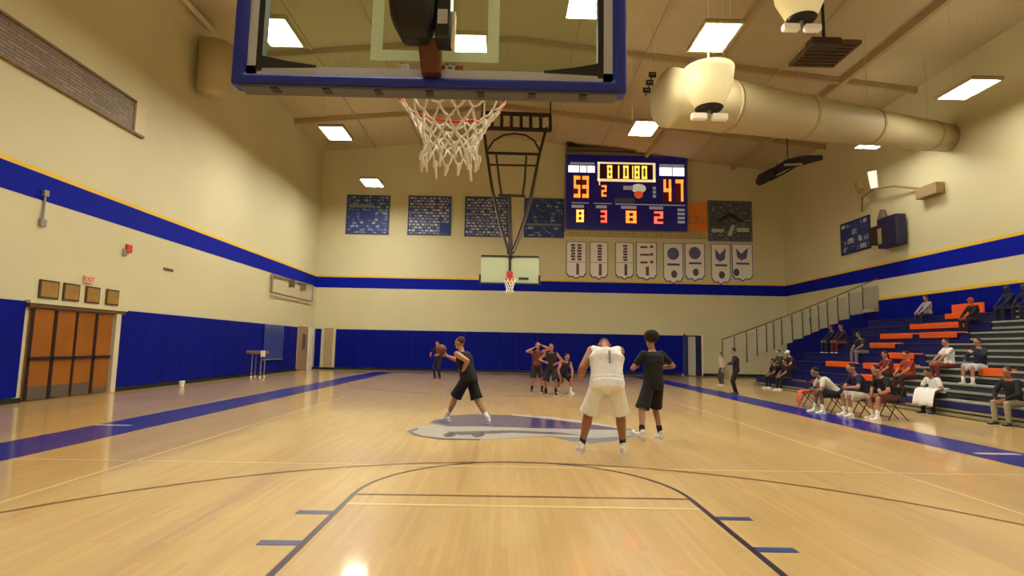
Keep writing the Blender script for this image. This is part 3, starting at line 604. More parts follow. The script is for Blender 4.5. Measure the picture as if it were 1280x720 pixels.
m = MB(); m.tube([(-bw-.005, 0, .62), (-bw-.005, 0, .06), (-bw+.04, 0, .008), (bw-.04, 0, .008), (bw+.005, 0, .06), (bw+.005, 0, .62)], .034, n=4, caps=True)
pad = MB()
pad.span((-bw-.012, -.05, 0.012), (bw+.012, .05, .068), bev=.016); pad.span((-bw-.012, -.05, .03), (-bw+.055, .05, .66), bev=.018); pad.span((bw-.055, -.05, .03), (bw+.012, .05, .66), bev=.018)
m.bm.free(); remeshed(pad, 'edge_pad', PADB, hp, .008, 2)
m = MB(); m.span((-bw+.03, -.045, .0), (bw-.03, .045, .014), bev=.004); m.build('pad_strip', PADG, hp)
for k in range(7): MB().box((-.72+.24*k, -.02, -.001), (.035, .05, .008)).build('pad_slot', BLACK, hp)
TQ = bpy.data.materials.new('target_paint'); TQ.use_nodes = True; nt = TQ.node_tree; nt.nodes.clear()
o_ = nt.nodes.new('ShaderNodeOutputMaterial'); mx_ = nt.nodes.new('ShaderNodeMixShader'); d_ = nt.nodes.new('ShaderNodeBsdfDiffuse'); t_ = nt.nodes.new('ShaderNodeBsdfTranslucent')
d_.inputs[0].default_value = lin((236, 246, 236)); t_.inputs[0].default_value = lin((236, 246, 232)); mx_.inputs[0].default_value = .5
nt.links.new(d_.outputs[0], mx_.inputs[1]); nt.links.new(t_.outputs[0], mx_.inputs[2]); nt.links.new(mx_.outputs[0], o_.inputs[0])
tx = .015
m = MB(); m.span((tx-.305, -.01, .165), (tx+.305, -.006, .215)); m.span((tx-.305, -.01, .215), (tx-.25, -.006, .6)); m.span((tx+.25, -.01, .215), (tx+.305, -.006, .6)); m.span((tx-.305, -.01, .6), (tx+.305, -.006, .65)); m.build('target_square', TQ, hp)
for s in (-1, 1): MB().prism([(s*(bw-.12), -.036, .1), (s*(bw-.38), -.036, .108), (s*(bw-.38), -.036, .116), (s*(bw-.24), -.036, .135), (s*(bw-.12), -.036, .16)], (0, .02, 0)).build('corner_bracket', BLACK, hp)
for x in (-.08, .14): MB().box((x-.05, -.012, .13), (.05, .004, .045)).build('sticker', text_mat('sticker_%d' % int(x*1000+50), (208, 204, 196), (40, 36, 40), .03, .02, .6), hp)
# support seen through the glass
m = MB(); m.loft([((-.05, -.2, .17), (.06, 0, 0), (0, .07, 0)), ((-.055, -.2, .24), (.095, 0, 0), (0, .1, 0)), ((-.06, -.2, .34), (.105, 0, 0), (0, .1, 0)), ((-.06, -.2, .9), (.105, 0, 0), (0, .1, 0))], n=24, p=4); m.build('mast_pad', BLACK, hp, True)
m = MB(); m.span((.045, -.24, .155), (.11, -.12, .95), bev=.008); m.build('mast_sleeve', mat('sleeve_black', (22, 20, 30), rough=.4), hp); MB().span((.055, -.245, .215), (.098, -.24, .28)).build('label_plate', mat('label_grey', (190, 192, 206)), hp)
MB().span((.038, -.245, .33), (.046, -.24, .62)).build('cable_white', WHITE, hp); MB().span((.11, -.2, .14), (.128, -.15, .3), bev=.004).build('white_clip', WHITE, hp)
m = MB(); m.span((-.11, -.1, .1), (.05, -.02, .19), bev=.01); m.loft([((0.0, -.05, .075), (.045, 0, 0), (0, .03, 0)), ((-.015, -.1, .2), (.06, 0, 0), (0, .05, 0))], n=16, p=5); m.bm.free()
MB().loft([((.01, -.06, .07), (.045, 0, 0), (0, .03, 0)), ((.005, -.1, .2), (.055, 0, 0), (0, .05, 0))], n=16, p=5).build('support_arm', mat('arm_rust', (98, 52, 32), rough=.5), hp)
MB().tube([(0, -.2, .9), (0, -.2, ceil_z(BX)-BZ)], .06, n=12).build('mast', STEEL, hp)
rc = Vector((.055, .45, .178)); R0 = .29
MB().tube([rc+Vector((R0*math.cos(a), R0*math.sin(a), 0)) for a in [2*PI*k/40 for k in range(40)]], .0095, n=8, closed=True).build('rim', RIMM, hp, True)
m = MB(); m.span((-.06+.03, .02, .04), (.15, .04, .16)); m.span((.03, .04, .085), (.12, .2, .1)); m.build('rim_mount', RIMM, hp)
net(R0, .135, .32, 14, .0062, hp, rc-Vector((0, 0, .008)), sway=(.0, .0), rows=6, fray=.09)

# far hoop
FYY = 20.0; c0 = P(637, 355, FYY)
fh = thing('far_basketball_hoop', 'far glass backboard hung from a dark pipe frame in front of the end wall', 'hoop', c0); O = Vector(fh.location); hw = 1.04
MB().span((-hw, -.02, .02), (hw, .02, 1.0)).build('glass_panel', GL2, fh)
m = MB(); m.span((-hw, -.04, .97), (hw, .06, 1.03)); m.span((-hw, -.03, 0), (hw, .04, .04)); m.build('frame_bar', STEEL, fh)
m = MB()
for s in (-1, 1): m.span((s*(hw+.03)-.035, -.06, -.03), (s*(hw+.03)+.035, .06, .34), bev=.02)
m.build('corner_pad', BLACK, fh)
MB().span((-.11, -.1, .05), (.11, -.02, .45), bev=.02).build('rim_mount', mat('mount_red', (176, 44, 30)), fh); MB().span((-.05, -.1, .45), (.05, .1, 2.2)).build('mast', STEEL, fh)
MB().tube([Vector((.225*math.cos(a), -.35+.225*math.sin(a), .12)) for a in [2*PI*k/24 for k in range(24)]], .012, n=6, closed=True).build('rim', RIMM, fh, True)
net(.225, .11, .42, 10, .011, fh, (0, -.35, .11), rows=4, fray=.03)
MB().box((.5, -.03, .2), (.36, .01, .09)).build('sticker', BLACK, fh)
def Q(px, py): return P(px, py, 20+(320-py)*10/175)-O
def bar(pts, r=.055): return MB().tube([Q(*p) for p in pts], r, n=8)
bar([(605, 160), (608, 188), (615, 235), (626, 285), (636, 316)], .075).build('side_rail', STEEL, fh); bar([(683, 160), (675, 190), (662, 255), (648, 298), (640, 316)], .075).build('side_rail', STEEL, fh)
bar([(608, 191), (676, 193)], .07).build('cross_bar', STEEL, fh); bar([(611, 206), (672, 207)], .05).build('cross_bar', STEEL, fh); bar([(623, 244), (657, 245)], .06).build('cross_bar', STEEL, fh)
bar([(609, 188), (617, 176), (629, 169), (643, 167), (657, 169), (668, 176), (675, 189)], .05).build('arch', STEEL, fh)
bar([(620, 192), (624, 225), (627, 244)], .05).build('inner_rail', STEEL, fh); bar([(658, 193), (656, 225), (653, 245)], .05).build('inner_rail', STEEL, fh)
bar([(637, 244), (638, 300), (638, 322)], .085).build('centre_mast', STEEL, fh)
A, B, C_, D_ = Q(603, 141), Q(688, 144), Q(688, 163), Q(603, 160); up = 30.0
m = MB(); m.tube([A, B], .12); m.tube([D_, C_], .12); m.tube([A, D_], .09); m.tube([B, C_], .09)
for k in range(1, 7):
    f = k/7; m.tube([A.lerp(B, f), D_.lerp(C_, f)], .09)
m.build('header_truss', STEEL, fh)
for k in range(7):
    f = (k+.5)/7; a_, b_ = A.lerp(B, f), D_.lerp(C_, f); m = MB(); c_ = (a_+b_)/2; m.box(c_+Vector((0, .04, -.03)), (.34, .04, (a_-b_).length*.74), rot=Matrix.Rotation(-.69, 4, 'X')); m.build('header_panel', mat('header_pale', (238, 232, 220)), fh)
for q_ in (A, B): w_ = q_+O; MB().tube([q_, Vector((w_.x, w_.y, ceil_z(w_.x)))-O], .04).build('hanger', STEEL, fh)

# ------------------------------------------------------------------ bleachers
def rowx(k): return 12.2+.8*k
def seatz(k): return .45+.4*k
BB = mat('bleacher_navy', (12, 20, 92), rough=.5); BG = mat('bleacher_grey', (148, 150, 138), rough=.45, metal=.2); BD = mat('bleacher_riser', (34, 38, 50), rough=.7); BT = mat('bleacher_tan', (132, 122, 92), rough=.6); OR = mat('orange_seat', (226, 92, 22), rough=.45)
bl = thing('bleachers', 'eight-row telescopic bleachers along the right wall, grey near and blue far', 'bleachers', (12.2, 6, 0))
YM, Y0, Y1 = 19.4, 6.0, 27.3
for k in range(8):
    X = rowx(k)-12.2; z = seatz(k)
    for (ya, yb, mt, mr) in ((Y0, YM-.03, BG, BD), (YM+.03, Y1, BB, BB)):
        MB().span((X, ya-6, z-.06), (X+.3, yb-6, z), bev=.012).build('seat_board', mt, bl)
        MB().span((X+.3, ya-6, z-.12), (X+.8, yb-6, z-.05)).build('foot_deck', mt if mt is BG else BB, bl) if k < 7 else None
        MB().span((X+.04, ya-6, max(0.02, z-.4)), (X+.07, yb-6, z-.06)).build('riser', mr, bl)
        if mt is BG and k: MB().span((X+.0, ya-6, z-.27), (X+.04, yb-6, z-.2)).build('riser_rail', BG, bl)
MB().span((-.12, 0, .02), (.0, Y1-6, .1)).build('front_step', BT, bl); MB().span((-.06, 0, .14), (.02, Y1-6, .2)).build('front_step', BT, bl)
MB().span((.0, 0, .22), (.04, YM-6, .4)).build('front_riser', BB, bl)
for k in range(7):
    X = rowx(k)-12.2
    for yy in (Y0-6, Y1-6):
        MB().span((X+.1, yy-.03, 0), (X+.16, yy+.03, seatz(k)-.06)).build('support_post', STEEL, bl)
for k, a, b in ((4, 22.0, 23.5), (3, 19.9, 21.5), (5, 22.1, 24.0), (6, 20.5, 23.3), (5, 19.9, 21.7), (7, 20.9, 22.4), (2, 19.0, 20.3), (2, 22.5, 24.0), (2, 20.4, 21.5), (2, 15.4, 16.25), (1, 19.4, 20.6)):
    X = rowx(k)-12.2; z = seatz(k); m = MB(); m.span((X-.03, a-6, z-.02), (X+.34, b-6, z+.05), bev=.02); m.span((X-.04, a-6, z-.17), (X, b-6, z+.04), bev=.012); m.build('seat_module', OR, bl)
MB().span((rowx(7)-12.2+.26, 20.9-6, seatz(7)+.05), (rowx(7)-12.2+.34, 22.4-6, seatz(7)+.42), bev=.02).build('seat_back', OR, bl)
# guard rail of cream panels at the far end of the bleachers
gr = thing('guard_rail', 'stepped guard rail of cream panels climbing the far end of the bleachers', 'railing', (10.7, 27.5, 0))
GP = mat('guard_cream', (150, 142, 118), rough=.6); RB = mat('rail_brown', (74, 66, 50))
px_ = [902, 917, 932, 945, 957, 966, 976, 989, 1002, 1012, 1022, 1033, 1046, 1060, 1077, 1098]
def top(x): return 427-(x-902)*(77/196)*(.9+.1*(x-902)/196)
def bot(x): return (478-(x-905)*.78) if x < 950 else (444-(x-950)*.42)
for a, b in zip(px_, px_[1:]):
    tpx = top(a)+1; q0 = P(a+.6, tpx, 27.5); q1 = P(b-.6, tpx, 27.5); zb = P((a+b)/2, bot((a+b)/2), 27.5).z
    zb = max(.05, zb); m = MB()
    sk = random.uniform(-.04, .04)
    m.prism([(q0.x-10.7, 0, q0.z), (q1.x-10.7+sk, 0, q0.z+.12), (q1.x-10.7+.06, 0, zb+.1), (q0.x-10.7+.06, 0, zb)], (0, .05, 0)); pn = m.build('guard_panel', GP, gr)
    MB().tube([(q0.x-10.7, -.02, zb-.05), (q0.x-10.7, -.02, q0.z+.08)], .028, n=6).build('post', RB, gr)
pts = [(P(x, top(x)-1, 27.5).x-10.7, .02, P(x, top(x)-1, 27.5).z+.05) for x in px_]; MB().tube(pts, .03, n=6).build('top_rail', RB, gr)

# ------------------------------------------------------------------ people
def V(*a): return Vector(a)
def ik(a, b, l1, l2, pole):
    d = b-a; L = d.length
    if L > (l1+l2)*.998: d = d.normalized()*(l1+l2)*.998; b = a+d; L = d.length
    u = d.normalized(); x = (l1*l1-l2*l2+L*L)/(2*L); hgt = math.sqrt(max(0, l1*l1-x*x)); p = Vector(pole); p = p-u*p.dot(u); p = p.normalized() if p.length > 1e-5 else u.orthogonal().normalized()
    return a+u*x+p*hgt, b
def person(name, label, loc, heading, H, pose, skin=(176, 124, 88), hair=(30, 22, 18), hstyle='short', top=(20, 20, 26), sleeve='none', bottom=(20, 20, 26), leg='shorts', shoe=(230, 228, 226), sock=(225, 222, 218), vox=.0095, group=None, number=None, bulk=1.0, cat='person', trim=None, undersleeve=None):
    root = thing(name, label, cat, loc, math.radians(heading), group)
    key = lambda c: 'c_%d_%d_%d' % tuple(c)
    SK = mat('skin_'+key(skin), skin, rough=.5); s = H/1.8
    pel = V(*pose.get('pel', (0, 0, .95*s))); lean = math.radians(pose.get('lean', 5)); side = math.radians(pose.get('side', 0)); tw = math.radians(pose.get('twist', 0))
    Rm = Matrix.Rotation(tw, 3, 'Z') @ Matrix.Rotation(side, 3, 'Y') @ Matrix.Rotation(-lean, 3, 'X')
    X, Y, Z = Rm @ V(1, 0, 0), Rm @ V(0, 1, 0), Rm @ V(0, 0, 1)
    X0 = (Matrix.Rotation(math.radians(pose.get('hiptwist', 0)), 3, 'Z') @ V(1, 0, 0)); bk = bulk
    curve = pose.get('curve', .02)
    sp1 = pel+Z*.17*s-Y*curve*.5; sp2 = pel+Z*.36*s-Y*curve; nb = pel+Z*.53*s
    hp_, hy = math.radians(pose.get('nod', 5)), math.radians(pose.get('turn', 0))
    Hm = Matrix.Rotation(tw+hy, 3, 'Z') @ Matrix.Rotation(-(lean*.5+hp_), 3, 'X'); hx, hyv, hz = Hm @ V(1, 0, 0), Hm @ V(0, 1, 0), Hm @ V(0, 0, 1)
    hc = nb+Z*.06*s+hz*.125*s+hyv*.015*s
    body = MB()
    # torso
    tor = [(pel-Z*.07*s, X0*.13*s*bk, Y*.09*s*bk), (pel, X0*.165*s*bk, Y*.115*s*bk), (pel+Z*.08*s, (X0+X)/2*.158*s*bk, Y*.108*s*bk), (sp1, X*.142*s*bk, Y*.1*s*bk), (sp1+Z*.1*s, X*.155*s*bk, Y*.108*s*bk),
           (sp2, X*.175*s*bk, Y*.118*s), (sp2+Z*.1*s, X*.165*s, Y*.105*s), (nb-Z*.02*s, X*.1*s, Y*.075*s), (nb+Z*.02*s, X*.06*s, Y*.055*s)]
    body.loft(tor, n=20, p=2.3)
    body.cap(nb-Z*.03*s, hc-hz*.05*s, .06*s, .052*s)
    body.ell(hc+hz*.03*s, (hx, hyv, hz), (.078*s, .098*s, .1*s)); body.ell(hc-hz*.045*s+hyv*.022*s, (hx, hyv, hz), (.06*s, .07*s, .075*s))
    body.cap(hc+hyv*.1*s+hz*.02*s, hc+hyv*.113*s-hz*.02*s, .01*s, .017*s); body.ell(hc+hyv*.085*s-hz*.085*s, (hx, hyv, hz), (.026*s, .018*s, .018*s))
    body.cap(hc+hyv*.088*s+hz*.045*s-hx*.035*s, hc+hyv*.088*s+hz*.045*s+hx*.035*s, .014*s)
    for q in (-1, 1): body.ell(hc+hx*q*.08*s-hyv*.005*s, (hx, hyv, hz), (.014*s, .024*s, .034*s), n=10)
    sh = [nb-Z*.045*s+X*q*.178*s*(1 if bk < 1.1 else 1.05) for q in (-1, 1)]
    hands = pose.get('hands', ((-.25*s, .05*s, .85*s), (.25*s, .05*s, .85*s))); epole = pose.get('elbow', ((-1, -.5, -.3), (1, -.5, -.3)))
    UA, FA = .3*s, .265*s; arms = []
    for q in (0, 1):
        S = sh[q]; h = V(*hands[q])
        el, wr = ik(S, h, UA, FA, V(*epole[q])); arms.append((S, el, wr))
        body.cap(sp2+Z*.1*s+X*(q*2-1)*.1*s, S, .06*s, .062*s*bk); body.cap(S, el, .058*s*bk, .043*s*bk); body.cap(el, el.lerp(wr, .35), .044*s*bk, .043*s*bk); body.cap(el.lerp(wr, .3), wr, .043*s*bk, .027*s)
        # hand
        d = (wr-el).normalized(); hd = pose.get('handdir', (None, None))[q]
        if hd is not None: d = (d*.4+V(*hd)).normalized()
        nrm = V(*pose.get('palm', ((1, 0, 0), (-1, 0, 0)))[q]); nrm = nrm-d*nrm.dot(d); nrm = nrm.normalized() if nrm.length > 1e-4 else d.orthogonal().normalized()
        sd = d.cross(nrm); curl = pose.get('curl', .35); 
        th = sd if sd.dot(V(0, 1, 0)+V(0, 0, .4)) > 0 else -sd
        body.loft([(wr, sd*.026*s, nrm*.02*s), (wr+d*.03*s, sd*.036*s, nrm*.018*s), (wr+d*.085*s, sd*.043*s, nrm*.015*s), (wr+d*.1*s, sd*.04*s, nrm*.012*s)], n=12, p=3)
        for i, (o, L) in enumerate(((.033, .07), (.0115, .08), (-.0115, .075), (-.033, .058))):
            p0 = wr+d*.088*s+th*o*s; a1 = curl; d1 = d*math.cos(a1)+nrm*math.sin(a1)+th*o*2.2; p1 = p0+d1*L*.55*s; d2 = d*math.cos(a1*2.2)+nrm*math.sin(a1*2.2)+th*o*1.5; p2 = p1+d2*L*.5*s
            rr = max(.0088*s, vox*.92); body.cap(p0, p1, rr, rr*.95, n=8); body.cap(p1, p2, rr*.95, rr*.85, n=8)
        t0 = wr+d*.03*s+th*.03*s; t1 = t0+(th*.75+d*.55+nrm*.25).normalized()*.04*s; t2 = t1+(d*.9+th*.3+nrm*.4).normalized()*.032*s; rr = max(.0105*s, vox)
        body.cap(t0, t1, rr*1.2, rr, n=8); body.cap(t1, t2, rr, rr*.9, n=8)
    # legs
    feet = pose.get('feet', ((-.12*s, .0, 0, 8), (.12*s, .0, 0, -8))); kpole = pose.get('knee', ((-.2, 1, 0), (.2, 1, 0))); TH, SHN = .445*s, .43*s; legs = []
    for q in (0, 1):
        hj = pel-V(0, 0, .03*s)+X0*(q*2-1)*.092*s*bk; fx, fy, fz, yaw = feet[q][:4]; pit = feet[q][4] if len(feet[q]) > 4 else 0
        an = V(fx, fy, fz+.085*s+max(0, math.sin(math.radians(pit)))*.12*s); kn, an = ik(hj, an, TH, SHN, V(*kpole[q])); yr = math.radians(yaw)
        fd = (Matrix.Rotation(yr, 3, 'Z') @ Matrix.Rotation(-math.radians(pit), 3, 'X')) @ V(0, 1, 0); fs = V(fd.y, -fd.x, 0).normalized(); fu = fs.cross(fd)
        legs.append((hj, kn, an, fd, fs, fu))
        body.cap(hj, hj.lerp(kn, .5), .086*s*bk, .074*s*bk); body.cap(hj.lerp(kn, .45), kn, .075*s*bk, .052*s*bk); cm = kn.lerp(an, .3)-(V(*kpole[q]).normalized())*.012*s
        body.cap(kn, cm, .052*s*bk, .054*s*bk); body.cap(cm, an, .052*s*bk, .033*s); body.cap(an-fu*.03*s-fd*.03*s, an-fu*.045*s+fd*.13*s, .034*s, .028*s)
    remeshed(body, 'body', SK, root, vox, 2)
    # eyes and mouth
    for q in (-1, 1): MB().ell(hc+hyv*.09*s+hz*.025*s+hx*q*.032*s, (hx, hyv, hz), (.013*s, .009*s, .008*s), n=8).build('eye', mat('eye_dark', (28, 22, 20), rough=.2), root, True)
    MB().ell(hc+hyv*.092*s-hz*.053*s, (hx, hyv, hz), (.024*s, .008*s, .007*s), n=8).build('mouth', mat('lips', (120, 66, 58)), root, True)
    # hair
    if hstyle:
        hr = MB(); HM = mat('hair_'+key(hair), hair, rough=.9, bump=.6, nscale=60)
        if hstyle == 'afro': hr.ell(hc+hz*.075*s-hyv*.03*s, (hx, hyv, hz), (.135*s, .13*s, .115*s))
        elif hstyle == 'bun': hr.ell(hc+hz*.045*s-hyv*.018*s, (hx, hyv, hz), (.086*s, .1*s, .098*s)); hr.ell(hc+hz*.1*s-hyv*.09*s, (hx, hyv, hz), (.04*s, .04*s, .04*s))
        elif hstyle == 'long': hr.ell(hc+hz*.045*s-hyv*.018*s, (hx, hyv, hz), (.088*s, .1*s, .098*s)); hr.loft([(hc+hz*.05*s-hyv*.05*s, hx*.08*s, hyv*.05*s), (hc-hz*.05*s-hyv*.07*s, hx*.085*s, hyv*.04*s), (hc-hz*.2*s-hyv*.08*s, hx*.08*s, hyv*.025*s)], n=16)
        elif hstyle == 'cap': hr.ell(hc+hz*.055*s-hyv*.008*s, (hx, hyv, hz), (.086*s, .105*s, .088*s)); hr.ell(hc+hz*.06*s+hyv*.12*s, (hx, hyv, hz), (.06*s, .06*s, .01*s))
        else: hr.ell(hc+hz*.052*s-hyv*.02*s, (hx, hyv, hz), (.083*s, .094*s, .09*s))
        remeshed(hr, 'cap' if hstyle == 'cap' else 'hair', HM, root, .012, 1)
    # top
    TM = mat('cloth_'+key(top), top, rough=.85, bump=.25, nscale=14, noise=.08); cl = MB(); g = 1.13
    long_ = pose.get('shirtlen', -.02)
    cl.loft([(pel+Z*long_*s, X0*.178*s*bk, Y*.135*s*bk), (pel+Z*.08*s, (X0+X)/2*.172*s*bk, Y*.13*s*bk), (sp1, X*.162*s*bk, Y*.12*s*bk), (sp1+Z*.1*s, X*.172*s*bk, Y*.126*s*bk), (sp2, X*.19*s*bk, Y*.134*s*bk), (sp2+Z*.1*s, X*.182*s, Y*.12*s*bk), (nb-Z*.035*s, X*.135*s, Y*.09*s), (nb-Z*.0*s, X*.078*s, Y*.068*s)], n=24, p=2.4)
    for q, (S, el, wr) in enumerate(arms):
        cl.cap(sp2+Z*.1*s+X*(q*2-1)*.08*s, S-X*(q*2-1)*(.012*s if sleeve == 'none' else 0), .07*s, .066*s*bk)
        if sleeve == 'short': cl.cap(S, S.lerp(el, .62), .07*s*bk, .062*s*bk)
        if sleeve == 'long': cl.cap(S, el, .07*s*bk, .056*s*bk); cl.cap(el, wr.lerp(el, .04), .056*s*bk, .04*s*bk)
    remeshed(cl, 'jersey' if sleeve == 'none' else ('shirt' if sleeve == 'short' else 'jacket'), TM, root, max(.012, vox), 3)
    if undersleeve is not None:
        for q, (S, el, wr) in enumerate(arms):
            if q in undersleeve[1]: u_ = MB(); u_.cap(el.lerp(S, .3), el.lerp(wr, .9), .05*s*bk, .036*s*bk); u_.build('arm_sleeve', mat('cloth_'+key(undersleeve[0]), undersleeve[0]), root, True)
    # bottoms
    BM = mat('cloth_'+key(bottom), bottom, rough=.85, bump=.25, nscale=14, noise=.08); cl = MB()
    cl.loft([(pel-Z*.1*s, X0*.165*s*bk, Y*.125*s*bk), (pel, X0*.182*s*bk, Y*.135*s*bk), (pel+Z*.09*s, X0*.165*s*bk, Y*.123*s*bk)], n=24, p=2.4)
    lb = 1+(bk-1)*.35
    for hj, kn, an, fd, fs, fu in legs:
        if leg == 'shorts':
            e = hj.lerp(kn, .93); cl.cap(hj, hj.lerp(kn, .5), .105*s*lb, .108*s*lb); u = (kn-hj).normalized(); a_ = u.orthogonal().normalized(); b_ = u.cross(a_)
            cl.loft([(hj.lerp(kn, .3), a_*.104*s*lb, b_*.104*s*lb), (hj.lerp(kn, .7), a_*.112*s*lb, b_*.112*s*lb), (e, a_*.122*s*lb, b_*.122*s*lb)], n=18)
        else:
            cl.cap(hj, kn, .1*s*bk, .07*s*bk); cl.cap(kn, an+fu*.0*s, .07*s*bk, .052*s*bk)
    remeshed(cl, 'shorts' if leg == 'shorts' else 'trousers', BM, root, max(.012, vox), 2)
    SM = mat('shoe_'+key(shoe), shoe, rough=.5); KM = mat('sock_'+key(sock), sock, rough=.9); SO = mat('sole_pale', (214, 208, 200), rough=.6)
    for hj, kn, an, fd, fs, fu in legs:
        b0 = an-fu*.05*s; m = MB()
        m.loft([(b0-fd*.075*s, fs*.03*s, fu*.03*s), (b0-fd*.04*s+fu*.012*s, fs*.042*s, fu*.052*s), (b0+fd*.03*s+fu*.012*s, fs*.045*s, fu*.052*s), (b0+fd*.1*s-fu*.008*s, fs*.052*s, fu*.034*s), (b0+fd*.17*s-fu*.012*s, fs*.046*s, fu*.026*s), (b0+fd*.2*s-fu*.014*s, fs*.024*s, fu*.016*s)], n=16, p=2.6); m.cap(b0, an+fu*.03*s, .044*s, .046*s)
        sho = remeshed(m, 'shoe', SM, root, .009, 1)
        m = MB(); m.loft([(b0-fu*.045*s+fd*(-.085)*s, fs*.028*s, fd*.004*s)], n=3) if False else None
        m.box(b0-fu*.04*s+fd*.06*s, (.1*s, .285*s, .022*s), rot=Matrix((fs, fd, fu)).transposed().to_4x4(), bev=.008*s); m.build('sole', SO, sho)
        if leg == 'shorts' and sock is not None: m = MB(); m.cap(an+fu*.0*s, an.lerp(kn, .3), .043*s, .049*s); m.build('sock', KM, root, True)
    root['_'] = 0; del root['_']
    if number:
        ch, px_off, sz_, mcol, back = number; c = sp2-Z*.06*s+(-Y if back else Y)*.132*s*bk
        rot = Matrix((X if not back else -X, Z, (Y if not back else -Y))).transposed()
        rot = Matrix((X, Z, -Y)).transposed() if back else Matrix((-X, Z, Y)).transposed()
        o = text_obj(ch, sz_, 'number', mat('num_'+key(mcol), mcol), root, c+X*px_off, rot.to_euler(), ext=.015)
    return root

BLK, NAVY, WHT = (8, 8, 11), (18, 24, 70), (232, 232, 232)
# the player in white at the top of the key
person('basketball_player', 'player in white jersey and shorts seen from behind, bent at the knees', (1.575, 9.2, 0), -4, 2.08,
       dict(pel=(.09, -.12, 1.09), lean=24, nod=75, curve=.05, hands=((-.33, .16, 1.12), (.16, .5, 1.3)), elbow=((-.5, -.9, -.5), (.2, -.3, -1)), feet=((-.3, 0, 0, 14), (.36, .02, 0, -14)), knee=((-.25, 1, 0), (.25, 1, 0)), palm=((1, 0, 0), (-1, 0, 0)), curl=.5, handdir=((0, .8, .3), (0, 1, 0)), shirtlen=.04),
       skin=(150, 98, 68), hair=(24, 18, 16), top=WHT, bottom=WHT, shoe=(224, 222, 224), sock=(30, 28, 40), vox=.008, number=('1', .03, .3, (120, 120, 150), True), bulk=1.36, sleeve='none')
# dark player behind him on the move
person('basketball_player', 'player in dark jersey with round dark afro hair, striding beside the white-clad player', (2.8, 10.5, 0), 22, 1.98,
       dict(pel=(-.04, -.02, 1.03), lean=3, nod=6, hands=((-.2, .32, 1.32), (.26, .22, 1.3)), elbow=((-.8, -.4, -.5), (.8, -.6, -.3)), feet=((-.5, -.3, .08, 12, -25), (.16, .04, 0, -10)), knee=((.1, 1, .3), (.1, 1, 0)), hiptwist=0, curl=.5),
       skin=(160, 112, 82), hair=(16, 12, 12), hstyle='afro', top=(12, 12, 20), bottom=BLK, shoe=(226, 222, 228), sock=(18, 16, 22), vox=.008, sleeve='short')
# ball handler at the left
person('basketball_player', 'player in black sleeveless jersey holding the ball out to the left, legs apart', (-.78, 12.45, 0), 62, 1.98,
       dict(pel=(-.02, -.02, .965), lean=20, nod=-6, side=0, hands=((-.2, .02, 1.1), (.06, .62, 1.42)), elbow=((-.25, -1, -.1), (.9, .2, -.8)), feet=((-.12, .46, 0, 0), (.1, -.46, 0, -35)), knee=((-.1, 1, 0), (.2, .9, 0)), curl=.6, palm=((.8, .3, .2), (-.6, .4, .3)), handdir=((0, .6, .7), (0, .6, .5))),
       skin=(176, 126, 92), bulk=1.12, hair=(70, 52, 38), top=BLK, bottom=BLK, shoe=(216, 214, 224), sock=(226, 226, 230), vox=.008)
hpnt = Matrix.Rotation(math.radians(62), 3, 'Z') @ V(.0, .74, 1.56)
bpos = V(-.78, 12.45, 0)+hpnt
ball = thing('basketball', 'brown basketball held up by the black-clad player at the left', 'ball', bpos)
bm_ = MB(); bm_.ell((0, 0, 0), (V(1, 0, 0), V(0, 1, 0), V(0, 0, 1)), (.12, .12, .12), n=28); bm_.build('ball_skin', mat('ball_brown', (112, 66, 48), rough=.6, noise=.1, nscale=40), ball, True)
m = MB()
for ax in (0, 1, 2):
    pts = []
    for k in range(28):
        a = 2*PI*k/28; c_, s_ = .1203*math.cos(a), .1203*math.sin(a); pts.append([(0, c_, s_), (c_, 0, s_), (c_, s_, 0)][ax])
    m.tube(pts, .0022, n=5, closed=True)
m.build('seam', BLACK, ball)
# hidden behind the ball handler and the trio near the far hoop
person('basketball_player', 'small far player in dark clothes standing behind the ball', (-3.28, 28.0, 0), 150, 1.88, dict(hands=((-.2, .3, 1.2), (.25, .3, 1.15)), feet=((-.16, .02, 0, 10), (.16, 0, 0, -10))), skin=(170, 110, 80), top=(26, 24, 46), bottom=(24, 22, 40), leg='long', sleeve='short', shoe=(110, 70, 50), vox=.011)
person('basketball_player', 'far player in maroon and white top with hands raised beside head', (1.22, 21.1, 0), 190, 1.86, dict(hands=((-.16, .18, 1.72), (.2, .2, 1.62)), elbow=((-1, .2, -.4), (1, .2, -.4)), feet=((-.2, .05, 0, 10), (.16, -.1, 0, -10)), lean=6), skin=(186, 120, 96), hair=(60, 34, 26), top=(92, 44, 40), bottom=(34, 22, 22), shoe=(28, 24, 26), sock=(30, 26, 26), vox=.011, group='players near the far hoop')
person('basketball_player', 'far player in black, middle one of the huddled trio', (1.68, 20.1, 0), 170, 1.88, dict(pel=(0, 0, .93), lean=10, hands=((-.22, .3, 1.1), (.22, .25, 1.15)), feet=((-.18, .1, 0, 10), (.2, -.15, 0, -20))), skin=(150, 96, 72), hair=(34, 20, 16), top=(26, 20, 24), bottom=(22, 16, 20), shoe=(20, 18, 22), sock=(24, 22, 26), vox=.011, group='players near the far hoop')
person('basketball_player', 'far player crouching low at the right of the huddled trio with a pale shoulder', (2.2, 20.7, 0), 200, 1.84, dict(pel=(0, -.2, .72), lean=38, nod=0, hands=((-.15, .35, .62), (.3, .28, .6)), feet=((-.22, .1, 0, 10), (.24, -.1, 0, -15))), skin=(176, 112, 88), hair=(40, 24, 20), top=(44, 42, 66), bottom=(22, 20, 34), shoe=(226, 222, 216), sock=(220, 214, 206), vox=.011, group='players near the far hoop')

